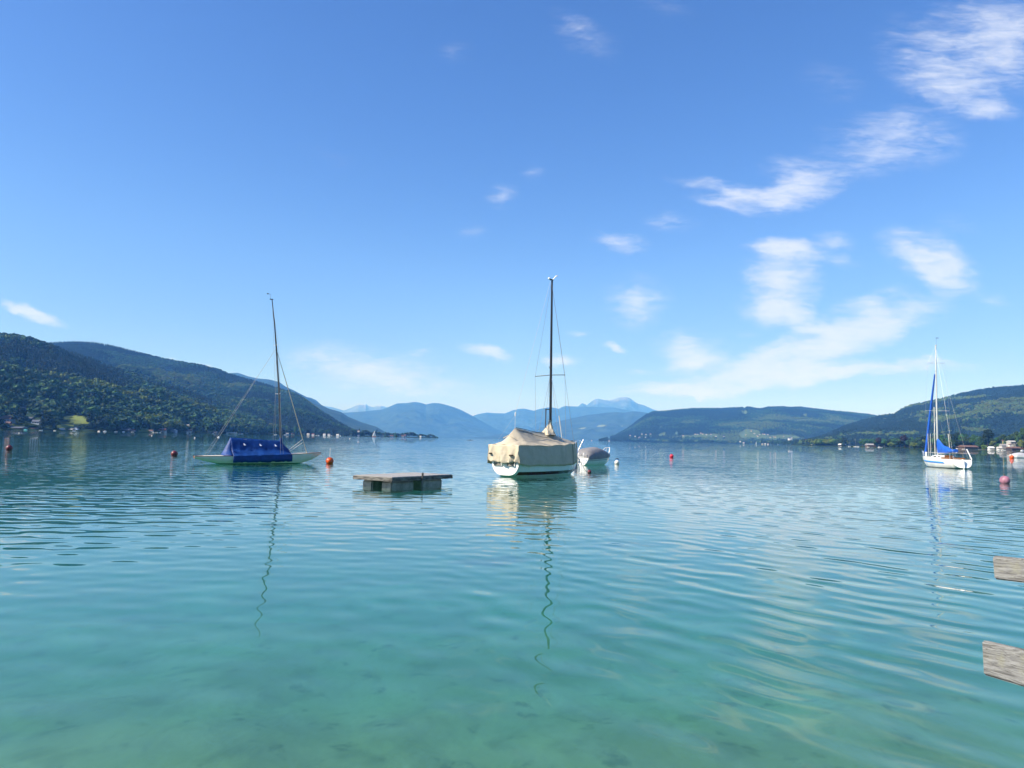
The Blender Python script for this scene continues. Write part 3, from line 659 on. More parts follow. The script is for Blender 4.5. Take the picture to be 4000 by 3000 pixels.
shore_house(588, 14, 10, 'white', 'brown', "little white boathouse with brown roof right of the small lawn", **bh)
shore_house(630, 24, 16, 'grey', 'red', "red roofed lake house among shore trees left of the blue and white hut", nwin=2)
shore_house(677, 18, 14, 'blue', 'pale', "blue and white hut at the waterline on the left shore", side=True, **bh)
shore_house(735, 16, 15, 'grey', 'brown', "brown roofed lake cottage below the two small hillside meadows")
shore_house(838, 14, 8, 'grey', 'slate', "grey boathouse just left of the blue boat's backstays", **bh)
shore_house(900, 34, 6, 'cream', 'pale', "long low cream boat shed behind the bow end of the blue tarp", **bh)
for px, wl, rf, lb in [(1121, 'white', 'pale', "white boathouse just right of the blue boat's mast"), (1142, 'cream', 'brown', "cream boathouse with brown roof right of the blue boat's mast"),
                       (1203, 'cream', 'pale', "cream boathouse behind the blue boat's slanting forestay, left one of two"), (1222, 'white', 'red', "white boathouse with red roof right of the blue boat's forestay"),
                       (1266, 'white', 'pale', "small white boathouse under the right end of the dark hill, left of a pair"), (1284, 'white', 'grey', "small white boathouse with grey roof under the right end of the dark hill"),
                       (1318, 'white', 'pale', "tiny white hut between the dark hill and the wooded point")]:
    shore_house(px, 9, 7, wl, rf, lb, dy=40, **bh)
house(1043, 1661, 22, 12, 'cream', 'red', "red roofed house alone in trees on the hillside behind the blue boat's mast", HA, nwin=2, rej='A')
house(733, 1664, 12, 6, 'far', 'grey', "small pale cottage on the upper right hillside meadow", HA, rej='A')
for px, py, w_, h_, wl, rf, lb in [(1385, 1703, 6, 5, 'white', 'pale', "white boathouse at the left root of the wooded point"), (1399, 1702, 7, 5, 'white', 'grey', "white boathouse with grey roof at the left root of the wooded point"),
                           (1400, 1686, 7, 6, 'cream', 'brown', "cream house above the root of the wooded point"), (1493, 1703, 8, 8, 'white', 'slate', "white house just right of the white sail"), (1529, 1706, 12, 6, 'white', 'red', "white house with red roof halfway along the wooded point"),
                           (1572, 1706, 9, 9, 'grey', 'red', "dark red roofed house on the wooded point"), (1581, 1706, 8, 9, 'white', 'red', "white gabled house with red roof on the wooded point"), (1642, 1708, 6, 6, 'white', 'pale', "white hut near the tip of the wooded point")]:
    Y = shoreS(px) + 25; house(px, proj(at(px, hor(px), Y)[0], Y, 1.0)[1] if py > 1695 else py, w_, h_, wl, rf, lb, None, Y)
# right shore
def shoreR_house(px, wpx, hpx, wall, roof, label, dy=12, up=0.8, **k):
    Y = shoreR(px) + dy; q = at(px, hor(px), Y); py = proj(q[0], q[1], up)[1]
    return house(px, py, wpx, hpx, wall, roof, label, None, Y, **k)
shoreR_house(3293, 22, 10, 'dark', 'white', "dark boathouse with white awning by the little marina masts", **bh)
shoreR_house(3404, 28, 13, 'brown', 'grey', "brown timber boathouse with wide grey roof on the right shore", **bh)
shoreR_house(3797, 56, 15, 'brown', 'brown', "long dark brown boathouse behind the stern of the white sloop", **bh)
shoreR_house(3876, 18, 12, 'far', 'white', "pale shed with a white roof by the water below the tall dark tree", **bh)
shoreR_house(3908, 16, 12, 'grey', 'pale', "small grey shed with pale roof beside the white roofed shed", **bh)
shoreR_house(3925, 22, 14, 'grey', 'grey', "grey roofed house below the yellow house on the right", dy=60, up=4.5)
shoreR_house(3926, 15, 12, 'yellow', 'brown', "yellow house among trees on the right shore", dy=110, up=12)
shoreR_house(3952, 14, 12, 'white', 'brown', "white gabled house with brown roof right of the yellow house", dy=60, up=5.5, side=True)
shoreR_house(3966, 34, 18, 'grey', 'pale', "big grey house with pale flat roof among trees at the right edge", dy=90, up=8.0, nwin=3, roofpart=.2)
shoreR_house(3975, 44, 14, 'dark', 'brown', "low dark boathouse at the right edge of the photo", **bh)
shoreR_house(3582, 22, 9, 'grey', 'slate', "slate roofed house behind the pale willow", dy=120, up=10)
# far village
VILL = [(185, 563), (320, 548), (345, 550), (385, 541), (405, 545), (440, 553), (490, 548), (545, 570), (632, 570), (870, 553), (925, 512), (960, 540), (990, 560), (1000, 572), (1020, 552), (1050, 545), (1070, 548), (1105, 553), (1170, 576), (1190, 578), (1130, 580), (1275, 572)]
for i, (x, y) in enumerate(VILL):
    house(2600 + x * .3617, 1500 + y * .3617, 4 + (i * 7 % 3) * .7, 3.4 + (i * 5 % 3) * .5, ['far', 'cream', 'far'][i % 3], ['red', 'brown', 'grey'][i % 3 if i % 4 else 1], "tiny far house in the village meadows under the long blue hill", hill_I, group="houses of the far village", rej='I', turn=(i % 5 - 2) * .2)
for i, (x, y) in enumerate([(1052, 212), (1130, 226), (1188, 247), (1205, 238), (1235, 190), (1300, 196), (1375, 190), (1296, 240), (720, 236), (1890, 217), (450, 245), (2165, 172)]):
    house(2200 + x * .2486, 1650 + y * .2486, 4.4, 3.6, ['far', 'cream'][i % 2], ['red', 'grey', 'brown'][i % 3], "tiny far house above the wooded shore right of the covered yacht", hill_I, group="houses above the far wooded shore", rej='I', turn=(i % 4 - 1.5) * .25)
for i, (x, y) in enumerate([(805, 627), (845, 638), (1050, 652), (1075, 652), (1108, 652), (1160, 650), (1213, 650), (1320, 645), (1410, 657), (1490, 656), (1570, 630), (1582, 660), (1620, 652), (1520, 607), (1635, 612)]):
    px = 2600 + x * .3617; Y = min(4700, float(np.interp(px, [2850, 3100, 3200], [4700, 3300, 2150])))
    py = min(1500 + y * .3617, proj(at(px, hor(px), Y)[0], Y, .5)[1]); house(px, py, 5, 4.2, ['far', 'white', 'cream'][i % 3], ['pale', 'red', 'grey'][i % 3], "tiny white lakefront house left of the right shore's dark hill", None, Y, group="houses along the far right waterfront", turn=(i % 3 - 1) * .3)
# church: nave, tower, onion roof
q = hill_I.hit(3092, 1713); Y = 3600; q = Vector(at(3092, 1718.5, Y)); s = Y / F
ch = thing("church", "white church with dark topped tower by the far village", "church", q)
MB().box((-6 * s, 6, 3.2 * s - 8), (10 * s, 10, 6.4 * s + 16)).build('nave', HW['white'], ch)
MB().add([(-11.5 * s, .5, 6 * s), (-.8 * s, .5, 6 * s), (-.8 * s, 12, 6 * s), (-11.5 * s, 12, 6 * s), (-11.5 * s, 6, 9.5 * s), (-.8 * s, 6, 9.5 * s)], [(0, 1, 5, 4), (2, 3, 4, 5), (1, 2, 5), (3, 0, 4), (3, 2, 1, 0)]).build('roof', HR['slate'], ch)
MB().box((1.7 * s, 6, 5 * s - 8), (4.6 * s, 5.5, 10 * s + 16)).build('tower', HW['white'], ch)
MB().lathe([(2.8 * s, 0), (3.0 * s, .6 * s), (2.2 * s, 1.6 * s), (1.0 * s, 2.5 * s), (.35 * s, 4.2 * s), (.05, 6 * s)], 10, (1.7 * s, 6, 10 * s)).build('tower_roof', HR['slate'], ch)

# ------------------------------------------------------------------ forests
fpA = hill_A.scatter(11.0, 101, REJECT.get('A', []) + [[(x, y + dy) for x, y in p] for p in mead_A for dy in (12, 24, 36)], tmin=0.004)
forest("forest", fpA, 14, 29, 201, "mixed wood covering the nearest left hill", cscale=240, weights=(4, 3.5, 2, 2.2, 2.4, .35), low=.40)
forest("forest", hill_B.scatter(12.0, 102), 14, 25, 202, "mixed wood covering the second left hill", cscale=420)
forest("forest", hill_J.scatter(13.0, 103), 15, 27, 203, "mixed wood covering the right hill", weights=(.4, .4, .4, 6, 8, .01), cscale=300)
forest("forest", hill_I.scatter(14.5, 104, REJECT.get('I', [])), 12, 20, 204, "distant wood covering the long blue hill", weights=(3, 2, 2, 4, 4, .1), cscale=400)

# ------------------------------------------------------------------ individual trees on the shores
CR = {}
def cm(kind, mm, v=0):
    k = (kind, mm, v)
    if k not in CR: CR[k] = crown_mesh("crown", kind, hash(kind) % 7 * 0 + 31 * len(CR) + 5, 1300 if kind != 'conifer' else 1500, .042, M[mm], 14)
    return CR[k]
tk = MB().tube([(0, 0, -.12), (0, 0, .12), (.006, .004, .3), (0, .01, .55)], [.026, .022, .017, .008], 7)
for k in range(4):
    w_ = k * 1.6 + .4; tk.tube([(0, 0, .26 + .05 * k), (.09 * math.cos(w_), .09 * math.sin(w_), .42 + .05 * k), (.17 * math.cos(w_), .17 * math.sin(w_), .58 + .04 * k)], [.011, .008, .004], 5)
trunk_src = tk.build("trunk", M['bark'], smooth=True); TRUNK = trunk_src.data; bpy.data.objects.remove(trunk_src)
NT_ = [0]
def tree(px, Y, hpx, wpx, kind, mm, label, group=None, base=0.6, name="tree", cat="tree"):
    NT_[0] += 1; v = NT_[0] % 3
    q = at(px, hor(px), Y); s = Y / F; h = hpx * s; me = cm(kind, mm, v)
    natural = {'round': .78, 'wide': 1.0, 'tall': .52, 'bush': .95, 'column': .3, 'conifer': .5}[kind]
    wv = wpx * s / natural
    t = thing(name, label, cat, (q[0], Y, base), NT_[0] * 1.7, group); t.scale = (wv, wv, h)
    for nm, d in (('crown', me), ('trunk', TRUNK)):
        o = bpy.data.objects.new(nm, d); COL.objects.link(o); o.parent = t
    return t
GR = "green trees along the right shore"
for px, h, w_, kd, mm, dy, lb in [
    (3433, 44, 34, 'round', 'foliage_copper', 30, "rounded purple copper beech left of the brown boathouse's neighbours on the right shore"),
    (3534, 54, 38, 'round', 'foliage_copper', 45, "taller purple copper beech just left of the blue furled jib"),
    (3572, 27, 48, 'bush', 'foliage_light', 10, "pale topped willow bush at the waterline left of the blue furled jib"),
    (3612, 36, 34, 'round', 'foliage_light', 30, "yellowish willow right behind the blue furled jib"),
    (3480, 26, 32, 'bush', 'foliage_light', 10, "low yellow green bush at the waterline left of the pale willow"),
    (3857, 88, 48, 'tall', 'foliage_dark', 25, "tallest dark tree on the right shore above the white shed"),
    (3845, 22, 26, 'bush', 'foliage_light', 6, "bright yellow green bush beside the long brown boathouse"),
    (3716, 62, 36, 'round', 'foliage_dark', 70, "dark rounded tree behind the sloop's blue boom cover"),
    (3739, 66, 34, 'round', 'foliage_dark', 80, "dark crowned tree just right of the sloop's rigging"),
    (3990, 46, 32, 'round', 'foliage_light', 10, "light green tree by the big grey house at the right edge"),
    (3882, 38, 36, 'wide', 'foliage_light', 40, "light green spreading tree right behind the tallest dark tree")]:
    tree(px, shoreR(px) + dy, h, w_, kd, mm, lb)
for i, (px, h, w_, dy) in enumerate([(3370, 30, 30, 25), (3388, 37, 34, 30), (3405, 34, 32, 60), (3420, 30, 26, 20), (3455, 36, 32, 25), (3474, 34, 30, 50), (3497, 37, 40, 25), (3518, 34, 40, 12), (3552, 34, 34, 40), (3584, 50, 40, 60), (3560, 46, 34, 75), (3610, 52, 40, 70), (3598, 28, 36, 12),
        (3634, 56, 40, 60), (3664, 60, 42, 60), (3692, 58, 40, 50), (3650, 40, 36, 20), (3680, 38, 36, 20), (3712, 40, 38, 18), (3736, 44, 38, 20), (3765, 67, 50, 45), (3786, 60, 40, 40), (3809, 63, 42, 35), (3755, 36, 34, 25), (3830, 52, 38, 40), (3822, 36, 30, 30),
        (3897, 55, 36, 120), (3920, 64, 44, 130), (3948, 68, 48, 130), (3974, 82, 50, 130), (3998, 88, 44, 120), (4030, 80, 60, 100), (3935, 40, 34, 90), (3905, 30, 28, 60), (3985, 60, 44, 110), (4012, 50, 40, 60)]):
    tree(px, shoreR(px) + dy, h, w_, ['round', 'wide', 'round', 'tall'][i % 4], ['foliage', 'foliage', 'foliage', 'foliage_dark'][i % 4 if i % 3 else 0], "full green tree standing in the row along the right shore", GR)
GL = "green trees along the left shore"
for px, py_h, w_, kd, mm, dy, lb in [
    (178, 46, 54, 'round', 'foliage', 60, "large rounded tree above the tall white house on the left"),
    (25, 26, 34, 'bush', 'foliage_dark', 10, "dark bush at the waterline in the far left corner"),
    (300, 28, 36, 'bush', 'foliage_dark', 22, "dark shrub right of the narrow blue boathouse"),
    (500, 54, 66, 'wide', 'foliage', 40, "broad rounded tree standing out on the left shore above the slate boathouse"),
    (595, 44, 20, 'column', 'foliage', 18, "slender upright tree above the little white boathouse"),
    (1027, 46, 10, 'column', 'foliage_dark', 30, "thin dark cypress left of the red roofed hillside house"),
    (1008, 30, 26, 'round', 'foliage_light', 20, "yellowish round tree on the shore left of the dark cypress"),
    (792, 40, 14, 'conifer', 'foliage_dark', 60, "dark pointed conifer right of the small hillside meadow"),
    (760, 30, 12, 'conifer', 'foliage_dark', 60, "small dark conifer between the two small hillside meadows"),
    (700, 40, 20, 'conifer', 'foliage_dark', 50, "small pointed conifer behind the blue and white hut")]:
    tree(px, shoreL(px) + dy, py_h, w_, kd, mm, lb)
for i, (px, h, w_, dy) in enumerate([(98, 24, 30, 30), (150, 22, 26, 22), (200, 15, 20, 24), (222, 13, 18, 20), (262, 14, 22, 16), (330, 34, 40, 28), (352, 38, 44, 30), (378, 42, 48, 36), (408, 38, 40, 36), (436, 34, 36, 30), (462, 32, 30, 22), (545, 36, 22, 30), (566, 30, 28, 45), (617, 46, 34, 40), (645, 58, 44, 50), (668, 54, 40, 60), (702, 46, 40, 30), (722, 34, 28, 30), (758, 30, 30, 16), (780, 32, 30, 20),
        (812, 36, 34, 24), (834, 40, 34, 40), (862, 38, 36, 30), (884, 40, 34, 40), (912, 44, 38, 45), (938, 42, 36, 30), (962, 46, 38, 50), (985, 36, 30, 30), (1050, 36, 30, 20), (1075, 38, 34, 30), (1100, 36, 34, 30), (1126, 34, 32, 60), (1150, 34, 30, 60), (1176, 32, 30, 60), (1202, 30, 30, 70), (1228, 30, 28, 70), (1254, 28, 28, 70), (1280, 28, 26, 70), (1304, 26, 26, 60)]):
    tree(px, shoreL(px) + dy, h, w_, ['round', 'wide', 'tall', 'round'][i % 4], ['foliage', 'foliage', 'foliage_dark', 'foliage'][i % 4], "full green tree in the row along the left shore", GL)
GP = "trees on the far wooded point"
for px, h, w_, kd, mm, lb in [(1403, 32, 14, 'conifer', 'foliage_dark', "pointed conifer at the root of the wooded point, left of the white sail"), (1472, 30, 9, 'column', 'foliage_dark', "slim poplar close on the right of the white sail"), (1704, 7, 14, 'bush', 'foliage', "low bush at the very tip of the wooded point"),
                        (1589, 20, 24, 'round', 'foliage_dark', "rounded tree right of the red roofed houses on the wooded point"), (1608, 21, 26, 'round', 'foliage_dark', "flat topped tree standing highest on the middle of the wooded point")]:
    tree(px, shoreS(px) + 40, h, w_, kd, mm, lb)
for i, px in enumerate([1330, 1342, 1354, 1366, 1378, 1390, 1414, 1424, 1434, 1444, 1454, 1464, 1483, 1496, 1506, 1515, 1524, 1534, 1544, 1553, 1561, 1571, 1580, 1599, 1618, 1627, 1636, 1645, 1654, 1663, 1672, 1680, 1688, 1695]):
    h = float(np.interp(px, [1330, 1410, 1460, 1520, 1600, 1640, 1690, 1700], [28, 26, 20, 17, 17, 13, 14, 10])) * (0.85 + .3 * ((i * 37) % 10) / 10)
    tree(px, shoreS(px) + 35 + (i % 3) * 14, h, h * 1.15 + 3, ['round', 'wide', 'conifer', 'round'][i % 4], ['foliage', 'foliage_dark'][i % 2], "small dark tree in the row on the far wooded point", GP)
# filling wood behind the right shore trees and by the far waterfront (reads as one mass)
def band_pts(pxs, Yf, depth, sp, seed, z=2.5):
    rng = np.random.default_rng(seed); pts = []
    px = pxs[0]
    while px < pxs[1]:
        Y = Yf(px); dx = sp * F / Y
        for k in range(int(depth / sp)):
            YY = Y + (k + rng.uniform(-.4, .4)) * sp; q = at(px + rng.uniform(-.5, .5) * dx, hor(px), YY); pts.append((q[0], YY, z))
        px += dx
    return np.array(pts)
forest("forest", band_pts((3400, 4260), lambda p: shoreR(p) + 45 + (60 if p > 3860 else 0), 330, 9, 5), 10, 19, 205, "mixed wood behind the row of trees on the right shore", cscale=60)
forest("forest", band_pts((3190, 3300), lambda p: shoreR(p) + 15, 300, 9, 6), 14, 22, 206, "clump of trees left of the little marina masts")
forest("forest", band_pts((2400, 3190), lambda p: float(np.interp(p, [2400, 2900, 3190], [5250, 4650, 2250])) + 30, 110, 11, 7, 1.0), 15, 27, 207, "thin wood along the far waterfront below the village", cscale=50, weights=(3, 2, 2, 3, 4, .1))

# ------------------------------------------------------------------ boats
def hull_rows(stations, n=15, fine=1.0):
    """stations: (x, half beam, sheer z, keel z, fullness, rake) from stern to bow; returns full port-to-starboard rings"""
    st = np.array(stations, float); xs_ = st[:, 0]
    X = np.unique(np.concatenate([xs_, np.linspace(xs_[0], xs_[-1], 40)]))
    def ev_(c):
        # smooth interpolation through the stations
        out = np.interp(X, xs_, st[:, c]); return out
    cols = [ev_(c) for c in range(1, 6)]
    for c in range(3):
        k = cols[c].copy(); k[1:-1] = (cols[c][:-2] + 2 * cols[c][1:-1] + cols[c][2:]) / 4; k[1:-1] = (k[:-2] + 2 * k[1:-1] + k[2:]) / 4; cols[c] = k
    rows = []
    for i, x in enumerate(X):
        hb, zs, zk, fl, rk = [c[i] for c in cols]; half = []
        for j in range(n):
            u = j / (n - 1) * math.pi / 2
            y = hb * math.cos(u) ** fl; z = zk + (zs - zk) * (1 - math.sin(u) ** 1.25)
            half.append((x + rk * (zs - z), y, z))
        rows.append(half + [(a, -b, c) for a, b, c in half[-2::-1]])
    return rows
def hull_mesh(rows):
    m = MB().grid(rows)
    return m
def deck_mesh(rows, camber=.04, dz=0.0, x0=-99, x1=99):
    rr = []
    for r in rows:
        p, q = r[0], r[-1]
        if p[0] < x0 or p[0] > x1: continue
        rr.append([(p[0], p[1] * (1 - k / 4), p[2] + dz + camber * (1 - (1 - k / 4) ** 2) * min(1, p[1] * 2)) for k in range(0, 9)])
    return MB().grid(rr)
def transom_mesh(rows, off=0.0):
    r = rows[0]; n = len(r); m = MB()
    c = (sum(p[0] for p in r) / n, 0, r[0][2] * .5 + min(p[2] for p in r) * .5)
    m.add([(p[0] + off, p[1], p[2]) for p in r] + [(r[0][0] + off, 0, r[0][2]), ], [tuple([i, i + 1, n]) for i in range(n - 1)]); return m
def rake(mast_pts, z):
    zs = [p[2] for p in mast_pts]; return tuple(float(np.interp(z, zs, [p[k] for p in mast_pts])) for k in (0, 1)) + (z,)
def place(px_stern, py_stern, head):
    p = water_pt(px_stern, py_stern); return (p[0], p[1], 0), math.atan2(head[1], head[0])
random.seed(3)
def wrinkle(pts_rows, amp, sx=3.0, sy=3.0, seed=0):
    out = []
    for i, r in enumerate(pts_rows):
        rr = []
        for j, p in enumerate(r):
            n = float(fbm(p[0] * sx + p[2] * .7, p[1] * sy + p[2] * 1.3, seed, 4)); n2 = float(fbm(p[0] * sx * 1.3 + 7, (p[1] + p[2]) * sy + 3, seed + 5, 4))
            rr.append((p[0] + amp * n2 * .6, p[1] + amp * n * (1 if p[1] >= 0 else -1), p[2] + amp * n2 * .5))
        out.append(rr)
    return out
def resample(poly, n):
    P = [Vector(p) for p in poly]; L = [0]
    for a, b in zip(P, P[1:]): L.append(L[-1] + (b - a).length)
    out = []
    for k in range(n):
        d = L[-1] * k / (n - 1); i = max(0, min(len(P) - 2, int(np.searchsorted(L, d, side='right')) - 1))
        f = (d - L[i]) / max(1e-9, L[i + 1] - L[i]); out.append(tuple(P[i].lerp(P[i + 1], f)))
    return out

# ---- yacht under the beige cover (centre)
loc, rz = place(1962, 1863, (.643, .766))
yb = thing("covered_yacht", "white yacht moored under a full beige canvas cover with a black mast", "yacht", loc, rz)
ST = [(.22, 1.0, .84, .08, .58, .02), (.55, 1.06, .82, -.06, .6, .0), (1.1, 1.16, .79, -.25, .6, 0), (2.4, 1.24, .77, -.38, .6, 0), (4.0, 1.17, .80, -.38, .68, 0), (5.2, .88, .87, -.28, .8, 0), (6.2, .48, .95, -.14, .95, 0), (6.9, .14, 1.03, .22, 1.0, 0), (7.15, .02, 1.06, .62, 1.0, 0)]
HRW = hull_rows(ST)
MYH = band_mat("yacht_hull_paint", [(-1, .10, -9, 9, (.40, .41, .39), 0), (.10, .29, .4, 9, (.055, .010, .014), 0.004)], (.78, .79, .77), .22)
hull_mesh(HRW).build("hull", MYH, yb, smooth=True)
transom_mesh(HRW).build("transom", M['white'], yb)
deck_mesh(HRW).build("deck", M['cream'], yb, smooth=True)
def cov_sec(x):
    """half section of the cover at x: (y, z) from hem to ridge"""
    hb = float(np.interp(x, [s[0] for s in ST], [s[1] for s in ST])); w = hb + .06 + .10 * max(0, 1 - (x - .05) / 1.2)
    hem = float(np.interp(x, [.05, .6, 4, 6, 6.6, 7.05], [.72, .62, .60, .63, .72, .90])) + .012 * math.sin(x * 4.1) + .004 * math.sin(x * 13)
    wt = float(np.interp(x, [.05, .5, 2.2, 4.5, 6.6, 7.05], [1.75, 1.78, 1.74, 1.82, 1.93, 1.95])) + .012 * math.sin(x * 4.0) - .02 * abs(math.sin(x * 1.9))
    rd = float(np.interp(x, [.05, .5, 1.0, 1.2, 2.4, 3.6, 4.35, 4.7, 5.5, 6.5, 7.05], [1.80, 2.28, 2.74, 2.72, 2.54, 2.50, 2.56, 2.46, 2.22, 2.02, 1.97]))
    lean = .93 if x < 6 else .85
    wl = w * lean
    poly = [(w + .02, hem), (w + .01, hem + (wt - hem) * .33), (w * .985, hem + (wt - hem) * .66), (wl, wt)]
    out = [(y, z) for _, y, z in resample([(0, y, z) for y, z in poly], 9)]
    for k in range(1, 12):
        u = k / 11; sag = .10 * math.sin(math.pi * u) * min(1, (rd - wt) * 1.5) + .02 * math.sin(x * 3 + k)
        out.append((wl * (1 - u), wt + (rd - wt) * u - sag))
    return out
rows = []
for x in np.concatenate([[.04, .06], np.linspace(.1, 6.9, 60), [7.0, 7.06]]):
    h = cov_sec(float(x)); row = [(x, y, z) for y, z in h] + [(x, -y, z) for y, z in h[-2::-1]]
    rows.append(row)
rows = wrinkle(rows, .05, 1.6, 1.6, 3)
# aft curtain: hangs from the first ring, with vertical folds and a ragged hem
nseg = 40; cur = []
for k in range(14):
    u = k / 13; r = []
    for i in range(nseg + 1):
        v = i / nseg; y = 1.20 * (1 - 2 * v) * (.93 + .07 * u)
        hem = .80 + .05 * math.sin(v * 9) + .03 * math.sin(v * 31) - .10 * max(0, v - .55)
        fold = (.018 + .065 * u) * (math.sin(v * 26 + 2.2 * math.sin(u * 2 + v * 5)) + .8 * float(fbm(v * 9, u * 1.2, 8, 4)) * 2)
        r.append((.05 - .04 * u + fold, y, 1.77 + (hem - 1.77) * u + .015 * math.sin(v * 17)))
    cur.append(r)
cv = MB().grid(rows).grid(cur).build("canvas_cover", M['tarp'], yb, smooth=True)
sm = cv.modifiers.new("solid", 'SOLIDIFY'); sm.thickness = .012
# piping where roof meets walls, ridge seam, vertical strap
for s in (1, -1):
    MB().tube([(x, s * (cov_sec(x)[8][0] + .012), cov_sec(x)[8][1] + .012) for x in np.linspace(.1, 6.9, 50)], .016, 5).build("piping", M['tarp'], cv)
MB().tube([(x, 0, cov_sec(x)[-1][1] + .03) for x in np.linspace(1.1, 3.6, 24)], .016, 5).build("ridge_seam", M['seam'], cv)
MB().tube([(5.6, -y - .035, z) for y, z in cov_sec(5.6)[:9]], .014, 4).build("strap", M['seam'], cv)
MB().tube([(x, -.14 - .42 * ((x - 1.0) / 2.9), cov_sec(x)[-1][1] - .09 - .23 * ((x - 1.0) / 2.9)) for x in np.linspace(1.0, 3.9, 24)], .014, 4).build("roof_seam", M['seam'], cv)
MB().tube([(.50, y, 2.31 - .16 * abs(y) / .4) for y in np.linspace(.42, -.42, 9)], .022, 5).build("peak_flap", M['tarp'], cv)
sl_rows = []
for k in range(16):
    u = k / 15; z = 2.38 + u * .90; r = .42 * (1 - u) ** 1.7 + .085; xc = 4.30 - .20 * (1 - u) ** 2
    sl_rows.append([(xc + r * (1 + .22 * math.sin(5 * a + 7 * u)) * math.cos(a), r * .8 * (1 + .22 * math.sin(5 * a + 7 * u + 1)) * math.sin(a), z + .02 * math.sin(3 * a)) for a in np.linspace(0, 2 * math.pi, 20, endpoint=False)])
MB().grid(sl_rows, close=True).build("mast_sleeve", M['tarp'], cv, smooth=True)
for y, zz, wd in ((.86, 1.27, .15), (-.66, 1.20, .22)):
    MB().box((-.06, y, zz), (.16, wd, .085), bev=.02).build("stern_cleat", mat("dark_brown_wood", (.03, .016, .01), .5), yb)
# transom fittings: two slatted steps in white frames, oval rudder head
for y in (.50, -.44):
    fr = MB(); 
    for dy in (-.29, .29): fr.box((.17, y + dy, .70), (.06, .06, .20), bev=.01)
    stp = fr.build("boarding_step", M['white'], yb)
    sb = MB()
    for k in range(3): sb.box((.155, y, .635 + k * .062), (.035, .52, .052), bev=.006)
    sb.build("slats", M['teak'], stp)
MB().lathe([(.02, -.07), (.12, -.05), (.17, 0), (.12, .05), (.02, .07)], 16).build("rudder_head", M['white'], yb, smooth=True, loc=(.12, .04, .74))
MP = [(4.35, 0, .8), (4.34, 0, 3.3), (4.30, 0, 7.0), (4.27, 0, 11.75)]
MB().tube(MP, [.085, .085, .078, .06], 10).build("mast", M['black'], yb, smooth=True)
sp = MB().tube([(4.20, 1.12, 5.95), (4.32, 0, 6.0), (4.20, -1.12, 5.95)], .024, 6).build("spreader", M['dark_alu'], yb)
MB().box((4.24, 0, 6.45), (.1, .1, .16), bev=.02).build("mast_fitting", M['dark_alu'], yb)
mh = MB().box((4.22, 0, 11.82), (.32, .07, .1), bev=.02).build("masthead", M['dark_alu'], yb)
MB().lathe([(.02, -.07), (.07, -.04), (.08, 0), (.06, .05), (.02, .07)], 10).build("masthead_light", M['white'], mh, loc=(4.06, .06, 11.88))
MB().tube([(4.3, -.04, 11.85), (4.42, -.18, 12.05)], .025, 5).box((4.44, -.22, 12.07), (.08, .16, .04)).build("wind_vane", M['alu'], mh)
top = (4.22, 0, 11.7)
for s in (1, -1):
    MB().tube([top, (4.20, s * 1.12, 5.95), (4.45, s * 1.12, .85)], .0085, 4).build("shroud", M['wire'], yb)
    MB().tube([(4.3, s * .05, 5.9), (4.05, s * 1.05, .9)], .0085, 4).build("shroud", M['wire'], yb)
    MB().tube([(4.3, s * .05, 5.9), (4.8, s * 1.02, .9)], .0075, 4).build("shroud", M['wire'], yb)
MB().tube([top, (7.05, 0, 1.1)], .0095, 4).build("forestay", M['wire'], yb)
MB().tube([(4.1, 0, 11.7), (1.02, 0, 3.55), (1.0, 0, 2.72)], .009, 4).build("backstay", M['wire_pale'], yb)
MB().lathe([(.012, -.12), (.035, -.09), (.03, 0), (.04, .05), (.012, .12)], 8).build("turnbuckle", M['white'], yb, loc=(1.02, 0, 3.5))
MB().tube([(1.02, 0, 3.45), (.3, .60, 2.05)], .004, 4).tube([(1.02, 0, 3.45), (.3, -.60, 2.05)], .004, 4).build("backstay_bridle", M['wire_pale'], yb)
MB().tube([(4.75, -.62, 1.9), (4.62, -.42, 3.55)], .024, 6).build("pole", M['wire_pale'], yb)
MB().tube([(4.0, .10, 2.8), (4.0, .10, 3.9)], [.025, .04], 6).tube([(4.0, .16, 3.92), (4.34, 0, 3.92)], .03, 5).build("boom_bracket", M['dark_alu'], yb)
# bow pulpit
pp = MB()
for sg in (1, -1):
    pp.tube([(6.3, sg * .44, .98), (6.35, sg * .46, 2.02), (7.0, sg * .3, 2.08), (7.35, sg * .12, 2.08)], .026, 6)
pp.tube([(7.1, .02, 1.05), (7.32, .02, 1.45), (7.25, .15, 2.08)], .03, 7).tube([(7.32, .0, 1.45), (7.72, -.10, 2.14)], .03, 7).tube([(7.60, -.05, 1.90), (7.3, -.05, 1.92)], .022, 5)
pp.build("pulpit", M['steel'], yb, smooth=True)
# mooring line from the bow to the small red buoy
mq = water_pt(2303, 1848); inv = Matrix.Rotation(-rz, 4, 'Z') @ Matrix.Translation(-Vector(loc)); ml = inv @ Vector(mq)
ctl = [Vector((7.15, -.05, 1.05)), Vector((7.3, -.5, .35)).lerp(ml, .1), Vector((ml.x * .45 + 7.2 * .55, ml.y * .5 - .2, .03)), Vector((ml.x, ml.y, .05))]
MB().tube([ctl[0] * (1 - u) ** 3 + ctl[1] * 3 * u * (1 - u) ** 2 + ctl[2] * 3 * u * u * (1 - u) + ctl[3] * u ** 3 for u in np.linspace(0, 1, 14)], .016, 5).build("mooring_line", M['rope'], yb)

